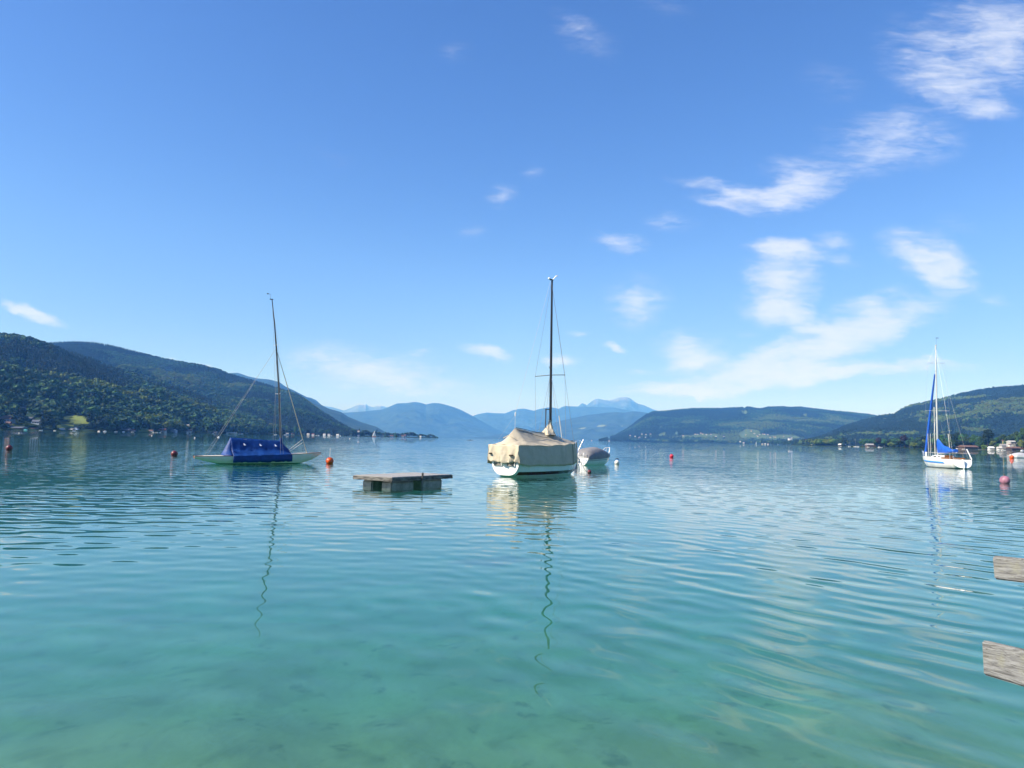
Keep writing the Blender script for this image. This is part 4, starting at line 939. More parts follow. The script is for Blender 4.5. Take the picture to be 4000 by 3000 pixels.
# ---- blue covered keelboat (left)
loc, rz = place(845, 1811.5, (.79, .61))
bb = thing("keelboat", "slim white keelboat with long overhangs under a dark blue tarpaulin tent", "sailboat", loc, rz)
ST = [(-1.45, .22, .50, .36, .75, .05), (-.9, .42, .51, .22, .75, 0), (0, .72, .53, .0, .72, 0), (1.4, .93, .55, -.16, .66, 0), (2.8, .98, .58, -.24, .66, 0), (4.4, .86, .64, -.2, .72, 0), (5.9, .50, .71, .0, .85, 0), (6.8, .24, .75, .30, .95, 0), (7.45, .03, .78, .68, 1.0, 0)]
HB = hull_rows(ST)
hull_mesh(HB).build("hull", band_mat("keelboat_paint", [(-1, .05, -9, 9, (.03, .09, .06), 0)], (.74, .70, .58), .25), bb, smooth=True)
transom_mesh(HB).build("transom", M['wood'], bb)
deck_mesh(HB, .05).build("deck", M['cream'], bb, smooth=True)
for s in (0, -1): MB().tube([(r[s][0], r[s][1], r[s][2] + .015) for r in HB], .022, 5).build("toe_rail", M['wood'], bb)
MPB = [(4.44, 0, .55), (4.10, 0, 5.0), (3.74, 0, 8.3), (3.52, 0, 10.1), (3.27, 0, 11.75)]
MB().tube(MPB, [.07, .068, .06, .045, .032], 10).build("mast", M['dark_alu'], bb, smooth=True)
mt = MB().box((3.22, 0, 11.8), (.26, .06, .07), bev=.015).build("masthead", M['dark_alu'], bb)
MB().tube([(3.16, 0, 11.8), (3.12, 0, 12.15)], .008, 4).box((3.04, 0, 12.17), (.28, .02, .015)).box((2.94, 0, 12.17), (.10, .02, .08)).build("wind_vane", M['dark_alu'], mt)
MB().tube([(3.7, .45, 8.55), rake(MPB, 8.5), (3.7, -.45, 8.55)], .018, 5).build("spreader", M['alu'], bb)
MB().tube([(4.0, .52, 5.02), rake(MPB, 5.0), (4.0, -.52, 5.02)], .016, 5).build("spreader", M['alu'], bb)
fs = [rake(MPB, 8.2), (5.1, 0, 4.4), (6.35, 0, .76)]
MB().tube(fs, [.016, .034, .034], 8).build("furled_jib", mat("pale_sailcloth", (.52, .47, .36), .7, .2), bb, smooth=True)
MB().tube([(5.98, 0, 1.75), (4.95, .25, .85)], .02, 5).build("jib_sheet", M['wire_pale'], bb)
MB().tube([(6.05, 0, 1.55), (4.85, -.3, .80)], .02, 5).build("jib_sheet", M['wire_pale'], bb)
for s in (1, -1):
    MB().tube([rake(MPB, 8.3), (-.72, s * .33, .56)], .006, 4).build("backstay", M['wire'], bb)
    MB().tube([rake(MPB, 11.5), (3.7, s * .45, 8.55), (4.0, s * .52, 5.02), (4.1, s * .84, .66)], .007, 4).build("shroud", M['wire'], bb)
    MB().tube([rake(MPB, 8.2), (4.3, s * .84, .66)], .007, 4).build("shroud", M['wire'], bb)
bx = rake([(-.72, -.33, .56), rake(MPB, 8.3)], 1.78)
MB().lathe([(.01, -.08), (.06, -.05), (.08, 0), (.06, .05), (.01, .08)], 10).build("pulley_block", M['white'], bb, loc=bx)
MB().tube([(7.42, 0, .76), (7.7, .05, .5), (8.3, .2, .02)], .012, 4).build("mooring_line", M['rope'], bb)
# tent: ridge on the boom, sagging sides, skirt hanging over the topsides
def tent_sec(x):
    hb = float(np.interp(x, [s[0] for s in ST], [s[1] for s in ST])) + .05; sh = float(np.interp(x, [s[0] for s in ST], [s[2] for s in ST]))
    rd = float(np.interp(x, [.85, 4.42, 4.6, 5.0], [1.80, 1.62, 1.42, .98])); hem = float(np.interp(x, [.8, 3, 5], [.11, .10, .16])) + (.05 if int((x - .8) / .24) % 4 == 3 else 0)
    pts = [(hb - .02, hem), (hb + .01, (hem + sh) / 2), (hb + .015, sh + .03)]
    for k in range(1, 15):
        u = k / 14; sag = .20 * math.sin(math.pi * u ** .8)
        yw = .05 + .36 * (1 - u) / .65 if u > .35 else .41 + .59 * ((.35 - u) / .35) ** 1.25
        pts.append((hb * yw, sh + .03 + (rd - sh - .03) * u))
    return pts
trw = []
for x in np.linspace(.85, 5.0, 60):
    h = tent_sec(float(x)); trw.append([(x, y, z) for y, z in h] + [(x, -y, z) for y, z in h[-2::-1]])
trw = wrinkle(trw, .07, 2.4, 2.0, 17)
tn = MB().grid(trw)
h0 = tent_sec(.85); full = [(.85, y, z) for y, z in h0] + [(.85, -y, z) for y, z in h0[-2::-1]]
aft = []
for k in range(8):                                   # aft panel slopes back to the deck
    u = k / 7; aft.append([(x - u * (.55 * max(0, (1.80 - z) / 1.3)) + .03 * u * math.sin(i * .9), y * (1 - .25 * u), z if k == 0 else max(z * (1 - .3 * u), .56)) for i, (x, y, z) in enumerate(trw[0][2:-2])])
tc_ = tn.build("tarpaulin", M['blue_tarp'], bb, smooth=True); sm = tc_.modifiers.new("solid", 'SOLIDIFY'); sm.thickness = .01
# triangular aft panel from the boom end down to the deck edges
ap = []
half = [p for p in trw[0][2:len(trw[0]) // 2 + 1]]; half = half[::-1]; mir = trw[0][len(trw[0]) // 2:-2]
for (xa, ya, za), (xb, yb_, zb_) in zip(half, mir):
    u = (1.8 - za) / 1.25; rw = []
    for v in np.linspace(0, 1, 17):
        w2 = abs(2 * v - 1); rw.append((.855 - .60 * max(0, u) * (1 - w2 ** 3) + .03 * u * math.sin(v * 17 + u * 3), ya + (yb_ - ya) * v, max(za + (zb_ - za) * v, .56)))
    ap.append(rw)
apn = MB().grid(ap).build("aft_panel", M['blue_tarp'], tc_, smooth=True); sm = apn.modifiers.new("solid", 'SOLIDIFY'); sm.thickness = .01
MB().tube([(.95, 0, 1.70), (4.42, 0, 1.54)], .045, 8).build("boom", M['alu'], bb)
MB().lathe([(.13, -.15), (.11, .05), (.085, .16)], 10).build("mast_collar", M['blue_tarp'], tc_, loc=(4.36, 0, 1.66))
VW = mat("pale_vent_cloth", (.70, .74, .82), .6)
for x in (1.75, 2.85, 3.93):
    h = tent_sec(x); y, z = h[11]
    MB().add([(x - .07, -y - .01, z + .10), (x - .06, -y - .05, z - .05), (x + .09, -y - .05, z - .04), (x - .06, -y - .14, z - .06), (x + .07, -y - .13, z - .06)], [(0, 1, 3), (0, 3, 4), (0, 4, 2), (1, 2, 4, 3)]).build("vent_flap", VW, tc_)

# ---- white sloop with blue stripes (right)
loc, rz = place(3752, 1831, (.06, .998))
sb_ = thing("sloop", "white sloop with light blue hull stripes, blue furled jib and blue boom cover", "sailboat", loc, rz)
ST = [(-.25, .98, .92, .10, .55, -.45), (.1, 1.02, .92, -.08, .55, -.25), (1.2, 1.14, .92, -.22, .55, 0), (3.0, 1.18, .95, -.32, .58, 0), (4.8, .95, 1.0, -.28, .7, 0), (6.1, .52, 1.06, -.1, .9, 0), (6.9, .18, 1.11, .35, 1.0, 0), (7.35, .02, 1.14, .85, 1.0, 0)]
HS = hull_rows(ST)
hull_mesh(HS).build("hull", band_mat("sloop_paint", [(-1, .05, -9, 9, (.04, .05, .07), 0), (.50, .63, 1.1, 6.9, (.09, .36, .80), .016), (.43, .50, 1.0, 6.9, (.02, .10, .42), .016)], (.80, .79, .76), .22), sb_, smooth=True)
tr_ = transom_mesh(HS).build("transom", M['white'], sb_)
deck_mesh(HS, .05).build("deck", M['cream'], sb_, smooth=True)
cab = []
for x, w_, h_ in ((2.3, .62, .0), (2.32, .62, .30), (3.4, .60, .34), (4.6, .45, .26), (5.3, .28, .04)):
    zb = 1.0; cab.append([(x, w_ + .06, zb - .08), (x, w_, zb + h_ * .8), (x, w_ * .6, zb + h_), (x, -w_ * .6, zb + h_), (x, -w_, zb + h_ * .8), (x, -w_ - .06, zb - .08)])
cbn = MB().grid(cab).build("cabin", M['white'], sb_, smooth=True)
for s in (1, -1):
    for x in (2.8, 3.6): MB().box((x, s * .645, 1.13), (.5, .03, .12), bev=.012).build("window", GLASS, cbn)
cp = MB()
for s in (1, -1): cp.box((1.3, s * .62, 1.02), (1.9, .22, .16), bev=.02)
cp.box((2.2, 0, 1.12), (.08, .7, .42), bev=.01).build("cockpit", M['wood'], sb_)
MB().tube([(.5, .1, 1.0), (1.4, .1, 1.28)], .025, 6).build("tiller", M['wood'], sb_)
MPS = [(4.27, 0, 1.0), (4.22, 0, 7.0), (4.12, 0, 13.2)]
MB().tube(MPS, [.085, .08, .06], 10).build("mast", M['alu'], sb_, smooth=True)
mhs = MB().box((4.08, 0, 13.25), (.3, .06, .1), bev=.015).build("masthead", M['alu'], sb_)
MB().tube([(4.0, 0, 13.25), (4.0, -.05, 14.0)], .008, 4).box((4.05, -.15, 14.05), (.06, .35, .05)).build("wind_vane", M['dark_alu'], mhs)
for z, l in ((11.3, .9), (6.1, 1.25)): MB().tube([(4.1, l, z), rake(MPS, z), (4.1, -l, z)], .022, 5).build("spreader", M['alu'], sb_)
MB().tube([(4.55, .12, 1.05), (4.52, .12, 6.5)], .04, 8).build("spinnaker_pole", M['wire_pale'], sb_)
jb = MB().tube([(6.78, 0, 1.45), (6.1, 0, 4.0), (5.2, 0, 7.3), (4.45, 0, 10.1)], [.13, .13, .115, .07], 10).build("furled_jib", M['blue_sail'], sb_, smooth=True)
MB().tube([(4.45, 0, 10.1), (4.2, 0, 10.9)], .012, 4).tube([(6.78, 0, 1.45), (6.9, 0, 1.15)], .02, 4).build("forestay", M['wire'], sb_)
bc = []
for k in range(16):
    u = k / 15; x = 4.2 - u * 3.5; top_ = 1.95 + 1.15 * (1 - u) ** 2.2 + .06 * math.sin(u * 14); bot = 1.45 + .15 * u + .03 * math.sin(u * 9); hw = .13 + .05 * math.sin(math.pi * u) + .06 * u
    bc.append([(x + .02 * math.sin(a * 3 + k), hw * math.cos(a) * (1 + .12 * math.sin(a * 2 + k * 1.3)), (top_ + bot) / 2 + (top_ - bot) / 2 * math.sin(a)) for a in np.linspace(0, 2 * math.pi, 16, endpoint=False)])
m_ = MB().grid(bc, close=True); n_ = len(m_.v); m_.f.append(tuple(range(n_ - 16, n_))); m_.f.append(tuple(range(15, -1, -1)))
m_.build("boom_cover", M['blue_sail'], sb_, smooth=True)
MB().tube([(4.2, 0, 1.5), (.6, 0, 1.62)], .05, 8).build("boom", M['alu'], sb_)
for s in (1, -1):
    MB().tube([rake(MPS, 13.1), (4.1, s * .9, 11.3), (4.1, s * 1.25, 6.1), (4.0, s * 1.08, 1.0)], .005, 4).build("shroud", M['wire'], sb_)
    MB().tube([rake(MPS, 6.0), (3.7, s * 1.08, 1.0)], .006, 4).build("shroud", M['wire'], sb_)
    MB().tube([(4.0, s * 1.08, 1.0), (4.02, s * 1.10, 3.6)], .02, 5).build("shroud_cover", M['wire_pale'], sb_)
    MB().tube([(3.7, s * 1.08, 1.0), (3.86, s * .92, 3.6)], .02, 5).build("shroud_cover", M['wire_pale'], sb_)
    MB().tube([rake(MPS, 12.9), (-.1, s * .7, 1.0)], .005, 4).build("backstay", M['wire'], sb_)
    g = MB()
    for x in (.1, 1.5, 3.0, 4.6): 
        hb = float(np.interp(x, [q[0] for q in ST], [q[1] for q in ST])); g.tube([(x, s * hb * .96, .93), (x, s * hb * .97, 1.58)], .016, 5)
    g.build("stanchion", M['steel'], sb_)
    MB().tube([(x, s * float(np.interp(x, [q[0] for q in ST], [q[1] for q in ST])) * .97, 1.56) for x in (-.1, 1.5, 3.0, 4.6, 6.3)], .010, 4).build("lifeline", M['wire_pale'], sb_)
p_ = MB()
for s in (1, -1): p_.tube([(6.2, s * .46, 1.06), (6.3, s * .46, 1.6), (7.3, 0, 1.68)], .022, 5); p_.tube([(7.0, s * .12, 1.1), (7.3, 0, 1.68)], .03, 5)
p_.tube([(7.25, 0, 1.1), (7.42, 0, 1.72)], .04, 6).build("pulpit", M['steel'], sb_)
p_ = MB()
for s in (1, -1): p_.tube([(.1, s * .98, .93), (-.05, s * .98, 1.55), (-.2, s * .3, 1.55)], .02, 5)
p_.build("pushpit", M['steel'], sb_)
MB().tube([(-.35, -.95, .95), (.15, -.75, 2.0)], .05, 8).build("flag_staff", M['white'], sb_)
MB().tube([(4.75, .95, 1.0), (4.75, .95, 1.62)], .09, 8).build("fender", M['white'], sb_)
rd_ = MB().add([(-.3, .03, .95), (-.05, .03, .0), (-.45, .03, -.3), (-.75, .03, .1), (-.62, .03, .95), (-.3, -.03, .95), (-.05, -.03, .0), (-.45, -.03, -.3), (-.75, -.03, .1), (-.62, -.03, .95)],
               [(0, 1, 2, 3, 4), (9, 8, 7, 6, 5), (0, 5, 6, 1), (1, 6, 7, 2), (2, 7, 8, 3), (3, 8, 9, 4), (4, 9, 5, 0)]).build("rudder", M['white'], sb_)
ld = MB()
for y in (.62, .32): ld.tube([(-.30, y, .85), (-.12, y, .22)], .03, 5); ld.box((-.31, y, .72), (.05, .24, .09))
ld.build("boarding_ladder", mat("grey_steel", (.25, .25, .27), .4, .2), sb_)

# ---- small covered motorboat behind the yacht
loc, rz = place(2264, 1816.5, (.62, .785))
mb_ = thing("motorboat", "small white motorboat under a grey cover with a ladder at its stern", "motorboat", loc, rz)
ST = [(-.1, .92, .62, -.02, .5, -.12), (.3, .95, .62, -.1, .5, 0), (1.8, .98, .66, -.15, .55, 0), (3.3, .80, .74, -.12, .7, 0), (4.3, .40, .84, .1, .9, 0), (4.85, .03, .92, .5, 1, 0)]
HM = hull_rows(ST)
hull_mesh(HM).build("hull", band_mat("motorboat_paint", [(.36, .40, -9, 9, (.03, .04, .08), .03)], (.78, .78, .75), .25), mb_, smooth=True)
transom_mesh(HM).build("transom", M['white'], mb_)
crw = []
for x in np.linspace(-.05, 4.3, 24):
    hb = float(np.interp(x, [q[0] for q in ST], [q[1] for q in ST])) + .04; rd = float(np.interp(x, [-.05, .35, .9, 2.2, 3.4, 4.3], [.80, 1.22, 1.40, 1.52, 1.28, .98])); sh = float(np.interp(x, [q[0] for q in ST], [q[2] for q in ST]))
    sec = [(hb, sh - .14), (hb, sh + .02)] + [(hb * math.cos(a) ** .75, sh + .02 + (rd - sh) * math.sin(a) ** 1.1) for a in np.linspace(.12, math.pi / 2, 9)]
    crw.append([(x, y, z) for y, z in sec] + [(x, -y, z) for y, z in sec[-2::-1]])
crw = wrinkle(crw, .05, 2, 2, 31)
m_ = MB().grid(crw); n_ = len(crw[0]); m_.f.append(tuple(range(n_))); m_.build("canvas_cover", M['grey_tarp'], mb_, smooth=True)
MB().box((-.42, .55, .28), (.55, .75, .10), bev=.03).box((-.42, .55, .18), (.4, .6, .14), bev=.03).build("swim_platform", M['white'], mb_)
MB().box((-.35, .15, .55), (.3, .28, .42), bev=.07).tube([(-.38, .15, .4), (-.4, .15, -.3)], .09, 8).build("outboard_motor", mat("dark_blue_motor", (.03, .04, .12), .4, .2), mb_)
l_ = MB()
for y in (-.12, -.62): l_.tube([(-.05, y, 1.0), (-.3, y, 1.05), (-.42, y, .85), (-.42, y, -.2)], .025, 6)
for z in (.7, .42, .14): l_.tube([(-.42, -.12, z), (-.42, -.62, z)], .022, 5)
l_.build("stern_ladder", M['white'], mb_, smooth=True)
r_ = MB()
for s in (1, -1): r_.tube([(3.9, s * .42, .85), (4.25, s * .42, 1.12), (4.6, s * .22, 1.48), (4.95, 0, 1.5)], .03, 6); r_.tube([(4.5, s * .2, .9), (4.75, s * .15, 1.5)], .03, 6)
r_.build("bow_rail", M['white'], mb_, smooth=True)

# ---- bathing raft
c0 = at(1528, 1862, 1); P0 = water_pt(1529, 1905); Pl = water_pt(1392, 1897.5); Pr = water_pt(1737, 1891)
v1 = Vector((Pl - P0)[:2]); v2 = Vector((Pr - P0)[:2]); ang = math.atan2(v2.y, v2.x); L2 = v2.length; n1 = Vector((-v2.y, v2.x)).normalized(); L1 = max(1.5, v1.dot(n1))
ov = .23
rt = thing("bathing_raft", "square wooden bathing raft floating on white pontoons", "raft", (P0[0], P0[1], 0), ang)
WR = mat("raft_planks", (.33, .32, .31), .8, .3, 5, .006, 30, stretch=(8, .8, 8), col2=(.23, .225, .22)); WD = mat("raft_frame_wood", (.20, .19, .175), .8, .6, 3.5, .008, 24, stretch=(1, 1, 3), col2=(.04, .036, .033))
pl = MB(); npn = 14; pw_ = (L2 + 2 * ov) / npn
for k in range(npn): pl.box((-ov + pw_ * (k + .5), L1 / 2, .425 + .004 * math.sin(k * 7.1)), (pw_ - .014, L1 + 2 * ov, .04), bev=.006)
pl.build("deck", WR, rt)
fr = MB()
for y in (-ov, L1 + ov): fr.box((L2 / 2, y, .334), (L2 + 2 * ov + .05, .05, .145), bev=.008)
for x in (-ov, L2 + ov): fr.box((x, L1 / 2, .334), (.05, L1 + 2 * ov - .06, .145), bev=.008)
fr.build("frame", WD, rt)
PO = mat("pontoon_plastic", (.27, .28, .265), .5, .55, 2.5)
for x in (.03, .03 + L2 * .55):
    for y in (.0, L1 - .62): MB().box((x + L2 * .2, y + .31, .0), (L2 * .4, .58, .48), bev=.05).build("pontoon", PO, rt, smooth=True)
MB().box((L2 * .46, -ov - .055, .32), (.085, .06, .52), bev=.01).build("ladder_post", WD, rt)

# ---- buoys
def buoy(px, py, r, m, label, pole=0.0, ring=True, name="mooring_buoy"):
    q = water_pt(px, py); t = thing(name, label, "buoy", (q[0], q[1] + r * .9, 0), 0, None)
    MB().lathe([(r * math.cos(a) * (1 if a > -1.4 else .6), r * (.62 + math.sin(a))) for a in np.linspace(-1.35, 1.50, 16)], 24).build("float", m, t, smooth=True)
    if pole:
        MB().tube([(0, 0, r * 1.55), (.01, 0, r * 1.6 + pole)], [.025, .02], 6).box((.01, 0, r * 1.6 + pole), (.05, .05, .1), bev=.01).build("pole", M['alu'], t)
    elif ring:
        MB().lathe([(r * .18, r * 1.55), (r * .16, r * 1.70)], 8).tube([(r * .15 * math.cos(a), 0, r * 1.8 + r * .16 * math.sin(a)) for a in np.linspace(0, 2 * math.pi, 11)], r * .045, 5).build("mooring_eye", M['dark_alu'], t)
    return t
buoy(28, 1758, .30, M['darkred'], "dark red mooring buoy alone at the left edge of the water")
buoy(675, 1781, .29, M['darkred'], "dark maroon mooring buoy left of the blue covered keelboat")
buoy(1284, 1811, .29, M['orange'], "bright orange buoy with a short upright pole off the blue boat's bow", pole=.62)
wb = buoy(2411, 1813, .22, M['buoy_white'], "small white buoy right of the grey covered motorboat", ring=False)
MB().tube([(.16 * math.cos(a), .0, .40 + .10 * math.sin(a)) for a in np.linspace(0, math.pi, 9)], .03, 6).box((.08, 0, .48), (.10, .06, .10), bev=.02).build("mooring_eye", M['dark_alu'], wb)
buoy(2625, 1787, .28, M['red'], "bright crimson buoy alone on the open water in the middle right")
buoy(2303, 1848, .13, M['darkred'], "small dark red buoy holding the covered yacht's mooring line")
buoy(3937, 1889, .285, M['pink'], "large faded pink buoy in the right foreground water")
buoy(3957, 1790.5, .46, M['orange'], "orange float tied to the bow of the grey covered dinghy")
for i, (px, py) in enumerate([(73, 1693), (592, 1703), (760, 1712), (1366, 1714)]):
    buoy(px, py, .26 if i != 3 else .3, M['buoy_white'], ["white marker float near the left shore below the houses", "white marker float off the little white boathouse on the left", "white marker float in front of the brown roofed lake cottage", "white marker float left of the white sail far out"][i], ring=False, name="marker_float")

# ---- grey covered dinghy at the right edge, small boats along the shores
def small_boat(name, loc, rz, L, label, cat="boat", group=None, canopy=None, mast=0.0, hullm=None):
    t = thing(name, label, cat, loc, rz, group); b = L * .19
    ST = [(-L / 2, b * .8, .14 * L, .0, .5, 0), (-L * .2, b, .14 * L, -.03 * L, .5, 0), (L * .2, b * .85, .16 * L, -.03 * L, .65, 0), (L * .42, b * .3, .19 * L, .03 * L, .9, 0), (L / 2, .02, .21 * L, .12 * L, 1, 0)]
    rows = hull_rows(ST, 8); hull_mesh(rows).build("hull", hullm or M['white'], t, smooth=True); transom_mesh(rows).build("transom", hullm or M['white'], t)
    deck_mesh(rows, .03 * L).build("deck", M['cream'], t)
    if canopy:
        cr = []
        for x in np.linspace(-L * .49, L * .40, 12):
            hb = float(np.interp(x, [s[0] for s in ST], [s[1] for s in ST])) * 1.02; sh = float(np.interp(x, [s[0] for s in ST], [s[2] for s in ST])); k = .17 * L * max(.05, 1 - (2 * (x + .05 * L) / L) ** 2)
            cr.append([(x, hb * math.cos(a), sh + k * math.sin(a)) for a in np.linspace(0, math.pi, 11)])
        MB().grid(cr).build("cover", canopy, t, smooth=True)
    if mast:
        MB().tube([(L * .1, 0, .1 * L), (L * .08, 0, mast)], [.07, .05], 6).build("mast", M['wire_pale'], t)
        MB().tube([(L * .08, 0, .28 * L), (-L * .35, 0, .27 * L)], .07, 6).build("boom", M['blue_tarp'], t)
    return t
q = water_pt(3990, 1790); small_boat("covered_dinghy", (q[0] + .35, q[1] + 1.2, 0), R(172), 4.2, "white dinghy with a domed pale grey cover cut by the right edge", "dinghy", canopy=mat("pale_grey_cover", (.42, .43, .47), .6, .15, 2))
TURQ = mat("turquoise_cover", (.10, .62, .55), .5)
for px, lb, cv_, dy in [(101, "small boat with a turquoise cover off the left shore", TURQ, -8), (160, "low pale boat below the tall white house on the left", None, -6), (215, "small white boat left of the low cream boathouse", None, -6), (290, "white dinghy tied at the narrow blue boathouse", None, -8),
                    (387, "white boat with cream cover, left one of a pair under dark trees", M['buoy_white'], -8), (410, "bright white boat, right one of a pair under dark trees", M['white'], -10), (453, "cream boat with low canopy left of the slate roofed boathouse", HW['cream'], -8),
                    (483, "largest bright white boat in front of the slate roofed boathouse", M['white'], -12), (518, "small white boat in front of the small red roofed boathouse", None, -8), (600, "white boat just right of the little white boathouse", None, -10), (613, "tiny white skiff left of the red roofed lake house", None, -8),
                    (626, "white boat with a cover before the red roofed lake house", M['white'], -9), (733, "bright white boat before the brown roofed lake cottage", M['white'], -10), (832, "white covered boat left of the blue boat's backstays", M['white'], -12), (916, "white covered boat behind the blue tarpaulin's ridge", M['white'], -12), (888, "cream boat behind the blue tarpaulin's aft peak", HW['cream'], -10)]:
    Y = shoreL(px) + dy; q = at(px, hor(px), Y); small_boat("moored_boat", (q[0], Y, 0), (px * 7 % 60 - 30) / 57, 5.2, lb, canopy=cv_)
for i, px in enumerate([935, 946, 1235, 1245, 1295, 1330]):
    Y = shoreL(px) - 5; q = at(px, hor(px), Y); small_boat("moored_boat", (q[0], Y, 0), .2 * i, 6.0, "tiny white boat moored along the shadowed left shore", group="white boats along the shadowed left shore", canopy=M['white'] if i % 2 else None)
for px, mst, lb in [(1076, 16, "small sailboat with a bare mast just left of the blue boat's mast"), (1114, 15, "small sailboat with a bare mast between the blue boat's mast and forestay")]:
    Y = shoreL(px) - 300; q = at(px, hor(px), Y); small_boat("moored_sailboat", (q[0], Y, 0), .3, 7, lb, "sailboat", mast=mst)
for px, mst, lb in [(3319, 13, "white sailboat by the dark boathouse, left of the marina boats"), (3341, 20, "white sailboat with the tallest mast of the little marina"), (3347, 9, "white sailboat with a short mast at the right of the little marina")]:
    Y = shoreR(px) - 12; q = at(px, hor(px), Y); small_boat("moored_sailboat", (q[0], Y, 0), .4, 7.5, lb, "sailboat", mast=mst)
for px, lb, cv_ in [(3286, "white boat tied left of the dark boathouse with the white awning", None), (3354, "white motorboat right of the marina masts", M['white']), (3391, "white boat moored at the left end of the brown timber boathouse", None), (3434, "white boat, left one of two right of the brown timber boathouse", M['white']), (3443, "white boat, right one of two right of the brown timber boathouse", None),
                    (3739, "small white boat moored just left of the long brown boathouse", M['white']), (3764, "small white skiff close to the long brown boathouse", None), (3864, "white motorboat in front of the white roofed shed", M['white']), (3901, "white boat with low cover beside the small grey shed", M['white']), (3917, "low cream skiff below the yellow house", HW['cream']), (3928, "second low cream skiff below the yellow house", None), (3946, "white boat below the white gabled house", M['white']), (3994, "white boat moored at the extreme right of the shore", M['white'])]:
    Y = shoreR(px) - 10; q = at(px, hor(px), Y); small_boat("moored_boat", (q[0], Y, 0), (px * 11 % 50 - 25) / 57, 5.0, lb, canopy=cv_)
# jetties on the right shore
for px0, px1, lb in [(3822, 3852, "low pale jetty between the long boathouse and the white shed"), (3872, 3898, "low wooden jetty in front of the white shed")]:
    Y = shoreR((px0 + px1) / 2) - 4; a_ = at(px0, hor(px0), Y); b_ = at(px1, hor(px1), Y); wd = b_[0] - a_[0]
    t = thing("jetty", lb, "jetty", ((a_[0] + b_[0]) / 2, Y, 0)); MB().box((0, 0, .75), (wd, 2, .22), bev=.02).build("deck", M['cream'], t)
    for k in range(4): MB().tube([(-wd / 2 + wd * (k + .5) / 4, -.8, -1), (-wd / 2 + wd * (k + .5) / 4, -.8, .64)], .12, 6).build("pile", M['bark'], t)

# ---- white sails far out
def sailer(px, py, Y, h, lean, label, hullm):
    q = at(px, hor(px), Y); t = thing("sailing_boat", label, "sailboat", (q[0], Y, 0), .25); L = h * .62
    ST = [(-L / 2, L * .13, .11 * L, .0, .55, 0), (0, L * .17, .12 * L, -.03 * L, .55, 0), (L * .35, L * .08, .14 * L, 0, .8, 0), (L / 2, .02, .16 * L, .08 * L, 1, 0)]
    rows = hull_rows(ST, 8); hull_mesh(rows).build("hull", hullm, t, smooth=True); deck_mesh(rows, .02 * L).build("deck", M['cream'], t)
    MB().tube([(L * .1, 0, .1 * L), (L * .08 + lean, 0, h)], [.09, .05], 6).build("mast", M['alu'], t)
    sw = mat("sailcloth", (.82, .80, .76), .7, .05, .5)
    m = MB(); rows = []
    for k in range(12):
        u = k / 11; rows.append([(L * .09 + lean * u - v * L * .52 * (1 - u) ** .8, -.35 * math.sin(math.pi * v) * (1 - u * .6), h * (.16 + .82 * u)) for v in np.linspace(0, 1, 7)])
    o = m.grid(rows).build("mainsail", sw, t, smooth=True); sm = o.modifiers.new("solid", 'SOLIDIFY'); sm.thickness = .03
    m = MB(); rows = []
    for k in range(10):
        u = k / 9; rows.append([(L * .45 - (L * .34 - lean * .8) * u - v * L * .33 * (1 - u), -.25 * math.sin(math.pi * v) * (1 - u * .6), h * (.14 + .62 * u)) for v in np.linspace(0, 1, 6)])
    o = m.grid(rows).build("jib", sw, t, smooth=True); sm = o.modifiers.new("solid", 'SOLIDIFY'); sm.thickness = .03
    for k, (x, y) in enumerate([(-.18 * L, .25), (-.02 * L, -.2)]):
        pts = [((x, y, .12 * L), .16), ((x, y, .12 * L + .35), .18), ((x + .02, y, .12 * L + .62), .07), ((x + .03, y, .12 * L + .80), .115)]
        me = MB().tube([p for p, _ in pts], [r for _, r in pts], 8).build("crew", HR['red'] if k else HW['dark'], t, smooth=True)
sailer(1461, 1707, 1700, 15.5, .9, "white sailed boat leaning slightly off the wooded point", M['red'])
sailer(2954, 1737, 2900, 12.0, 0, "tiny white sail far out below the church village", M['white'])
# ---- rower in a scull, a dark speck on the open lake
q = water_pt(1836, 1719.5); Y = min(q[1], 900.); q = at(1836, hor(1836), Y)
t = thing("rowing_boat", "long thin rowing boat, a dark speck left of the covered yacht", "rowing boat", (q[0], Y, 0), .1)
rows = hull_rows([(-3.4, .03, .22, .1, 1, 0), (-2, .2, .22, -.05, .7, 0), (0, .33, .25, -.08, .6, 0), (2, .2, .25, -.05, .7, 0), (3.4, .03, .28, .12, 1, 0)], 8)
hull_mesh(rows).build("hull", M['dark_alu'], t, smooth=True); deck_mesh(rows, .02).build("deck", M['dark_alu'], t)
for s in (1, -1): MB().tube([(.3, s * .3, .4), (-.1, s * 2.6, .1)], [.025, .02], 5).box((-.13, s * 2.8, .06), (.14, .45, .04)).build("oar", M['wood'], t)
pe = thing("person", "rower in dark clothes sitting in the thin rowing boat holding both oars", "person", (q[0], Y, .22), .1)
bm = bmesh.new(); J = [((0, 0, .12), .15), ((0, 0, .40), .15), ((.02, 0, .62), .17), ((.03, 0, .74), .06), ((.04, 0, .80), .07), ((.05, 0, .93), .11)]
vs = [bm.verts.new(p) for p, _ in J]; rad = [r for _, r in J]
def chain(root, pts):
    p = vs[root]
    for c, r in pts: v = bm.verts.new(c); vs.append(v); rad.append(r); bm.edges.new((p, v)); p = v
for a, b in zip(vs[:5], vs[1:6]): bm.edges.new((a, b))
for s in (1, -1):
    chain(2, [((.03, s * .20, .66), .07), ((.22, s * .30, .45), .05), ((.42, s * .22, .38), .04)])
    chain(0, [((.05, s * .10, .12), .11), ((.45, s * .13, .32), .08), ((.85, s * .10, .08), .055)])
me = bpy.data.meshes.new("body"); bm.to_mesh(me); bm.free()
bo = bpy.data.objects.new("body", me); COL.objects.link(bo); bo.parent = pe; me.materials.append(mat("dark_clothes", (.03, .032, .045), .8, .3))
